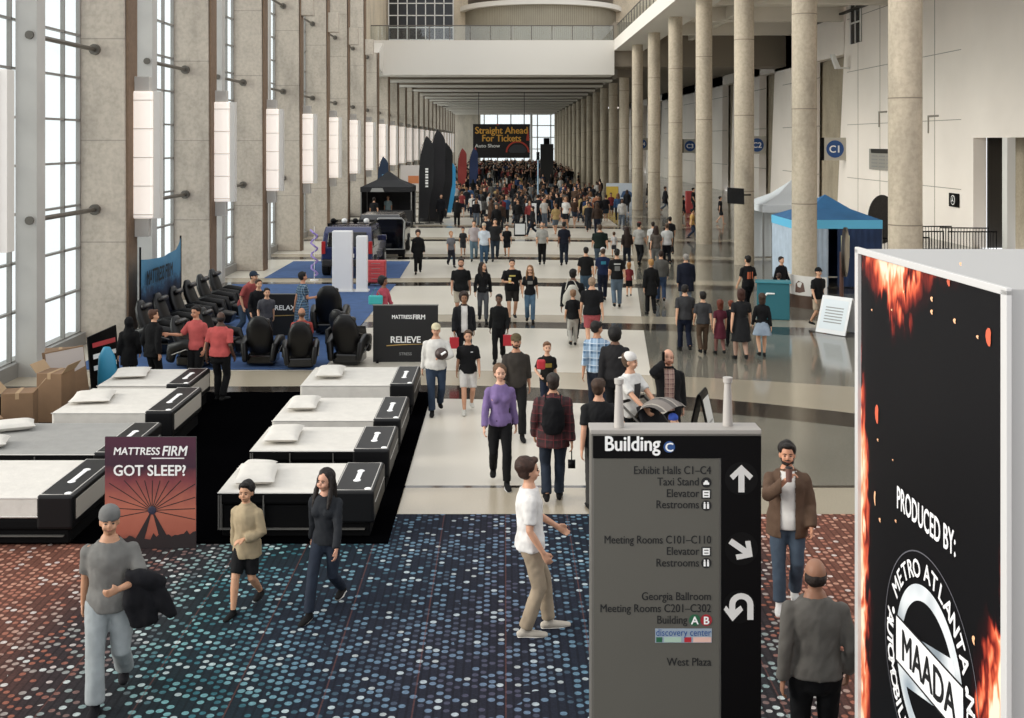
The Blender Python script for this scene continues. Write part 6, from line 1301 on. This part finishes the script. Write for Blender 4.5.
# ---------------------------------------------------------------- distant crowd
protos = []
rng = random.Random(11)
for i in range(9):
    a = person('x', 500, 200, 1.73, 0, [('tee', '202020'), ('long', '202020'), ('jacket', '202020'), ('tee', '202020'), ('long', '202020'), ('half', '202020'), ('coat', '202020'), ('tee', '202020'), ('long', '202020')][i], [('jeans', '202020'), ('jeans', '202020'), ('slim', '202020'), ('shorts', '202020'), ('jeans', '202020'), ('jeans', '202020'), ('jeans', '202020'), ('shorts', '202020'), ('slim', '202020')][i], hair=(['short', 'short', 'long', 'short', 'bob', 'curly', 'short', 'bun', 'long'][i], '1c1512'), fem=i in (2, 4, 7, 8), st=.15 + .08 * i % .5, fwd='LR'[i % 2], lod=2, shoes=None, fat=1 + .08 * (i % 3), D=100, X=0)
    protos.append((a, [c for c in bpy.data.objects if c.parent == a]))
TOPC = [('dark', ['101012', '141418', '17151a', '1c1c20', '0e0e10', '202226', '15181f'], 10), ('red', ['8a2024', '8a2c2c', '6c1c20'], 2), ('white', ['c8c4be', 'b8b4ae', 'd0ccc8'], 2), ('grey', ['55534f', '6c6a66', '3f3e3d'], 3), ('blue', ['24365c', '2f5078', '1c2a48'], 2), ('brown', ['4a3426', '5c4432', '38281e'], 2), ('orange', ['a0603a', 'a88a4c'], 1)]
WTS = [t for t in TOPC for _ in range(t[2])]
SK = ['c99a7c', 'b08468', '8a6248', '5c4030', 'd0a488']; HR = ['1c1512', '0f0c0b', '3a281c', '6a4a30', '17120f']; BT = ['17181c', '1c2434', '101012', '2c3848', '3a3a3c', '23262c', '5a6470']
def crowd(x, yf, rot, cat_=None):
    D_ = depth(yf)
    if cat_:
        if any((fx(x, D_) - a_) ** 2 + (D_ - b_) ** 2 < .45 for a_, b_ in used): return
        used.append((fx(x, D_), D_))
    pr, ch = rng.choice(protos); a = pr.copy(); COL.objects.link(a); X = fx(x, D_)
    a.location = (X, D_, 0); a.rotation_euler = (0, 0, R(rot)); s_ = rng.uniform(.9, 1.05); a.scale = (s_,) * 3
    t = rng.choice(WTS) if cat_ is None else [q for q in TOPC if q[0] == cat_][0]; tc = rng.choice(t[1])
    a.material_slots[0].link = 'OBJECT'; a.material_slots[0].material = skinm(rng.choice(SK))
    for c in ch:
        d_ = c.copy(); COL.objects.link(d_); d_.parent = a; nm = c.name.split('.')[0]; d_.material_slots[0].link = 'OBJECT'
        d_.material_slots[0].material = hairm(rng.choice(HR)) if nm == 'hair' else cloth(rng.choice(BT)) if nm in ('trousers', 'shorts', 'skirt') else cloth(tc)
    tag(a, 'distant visitor in a %s top within the packed crowd at the far end' % t[0], 'person', 'far crowd in %s tops' % t[0]); return a
used = [(o.location.x, o.location.y) for o in bpy.data.objects if o.get('category') == 'person' and o.location.y > 40]
n = 0
while n < 216:
    yy = 164 + 66 * rng.random() ** .8 if n > 30 else rng.uniform(205, 238)
    lo = 452 + max(0, (228 - yy)) * .05; hi = 560 + max(0, min(1, (225 - yy) / 30)) * 60
    if yy > 215: lo, hi = 470, 600
    x = rng.uniform(lo, hi); D_ = depth(yy); X = fx(x, D_)
    if X > 8.6 or X < -8 or D_ > 205 or (D_ > 120 and D_ < 130 and 3.4 < X < 5.8) or (abs(D_ - 74) < 1 and abs(X - 2.1) < .8): continue
    if any((X - a_) ** 2 + (D_ - b_) ** 2 < .42 for a_, b_ in used): continue
    used.append((X, D_)); crowd(x, yy, rng.choice([0, 180, 180, 0, 20, -20, 160, 200, 90, -90]) + rng.uniform(-15, 15)); n += 1
for (x, yy, cc) in ((570, 224, 'blue'), (577, 226, 'white'), (583, 222, 'dark'), (590, 222, 'grey'), (599, 223, 'dark'), (606, 222, 'dark'), (611, 218, 'red'), (618, 222, 'blue'), (622, 227, 'white'), (627, 214, 'dark')): crowd(x, yy, rng.choice([0, 180]), cc)
for (x, yy) in ((680, 226), (683, 221), (693, 214), (700, 212), (648, 205), (665, 212), (720, 224)): crowd(x, yy, 90, 'dark')
# the uncountable rest of the crowd, far down the hall
rest = MB(); cols = ['121216', '1c1a1c', '7c2a28', 'b8b2aa', '4a4844', '26304c', 'a87c62', '5a4030']
for i in range(330):
    yy = rng.uniform(167.5, 186); D_ = depth(yy); X = rng.uniform(-6.2, 8.2) * (1 if yy < 176 else .95); hh = rng.uniform(1.5, 1.85); t = rng.choice([0, 0, 0, 1, 1, 1, 2, 3, 4, 5]); lg = rng.choice([0, 1, 4, 5])
    
    if any((X - a_) ** 2 + (D_ - b_) ** 2 < .4 for a_, b_ in used) or (123 < D_ < 128 and 3.2 < X < 6): continue
    rest.cur = lg
    for s_ in (-1, 1): rest.tube([(X + s_ * .1, D_ + s_ * .12, 0), (X + s_ * .09, D_, hh * .5)], [.06, .09], 6)
    rest.cur = t; rest.tube([(X, D_, hh * .47), (X, D_, hh * .62), (X, D_, hh * .8), (X, D_, hh * .85)], [(.17, .12), (.17, .12), (.2, .12), (.1, .08)], 8, ref=(1, 0, 0))
    for s_ in (-1, 1): rest.tube([(X + s_ * .2, D_, hh * .8), (X + s_ * .25, D_ + rng.uniform(-.1, .1), hh * .6), (X + s_ * .23, D_ - rng.uniform(0, .2), hh * .46)], [.055, .045, .035], 6)
    rest.cur = 6; rest.ball((X, D_, hh * .925), (.08, .09, .12), 8, 6)
    rest.cur = 7 if i % 2 else 0; rest.ball((X, D_ + .02, hh * .945), (.088, .095, .105), 8, 6)
o = rest.build('crowd', [cloth(c) for c in cols], smooth=True); tag(o, 'dense crowd of tiny people filling the far end of the hall', 'crowd', kind='stuff')
for pr, ch in protos:
    for c in ch: bpy.data.objects.remove(c)
    bpy.data.objects.remove(pr)
for o in bpy.data.objects:
    if 'hands' in o: del o['hands']
bpy.data.scenes.remove(SIDE)
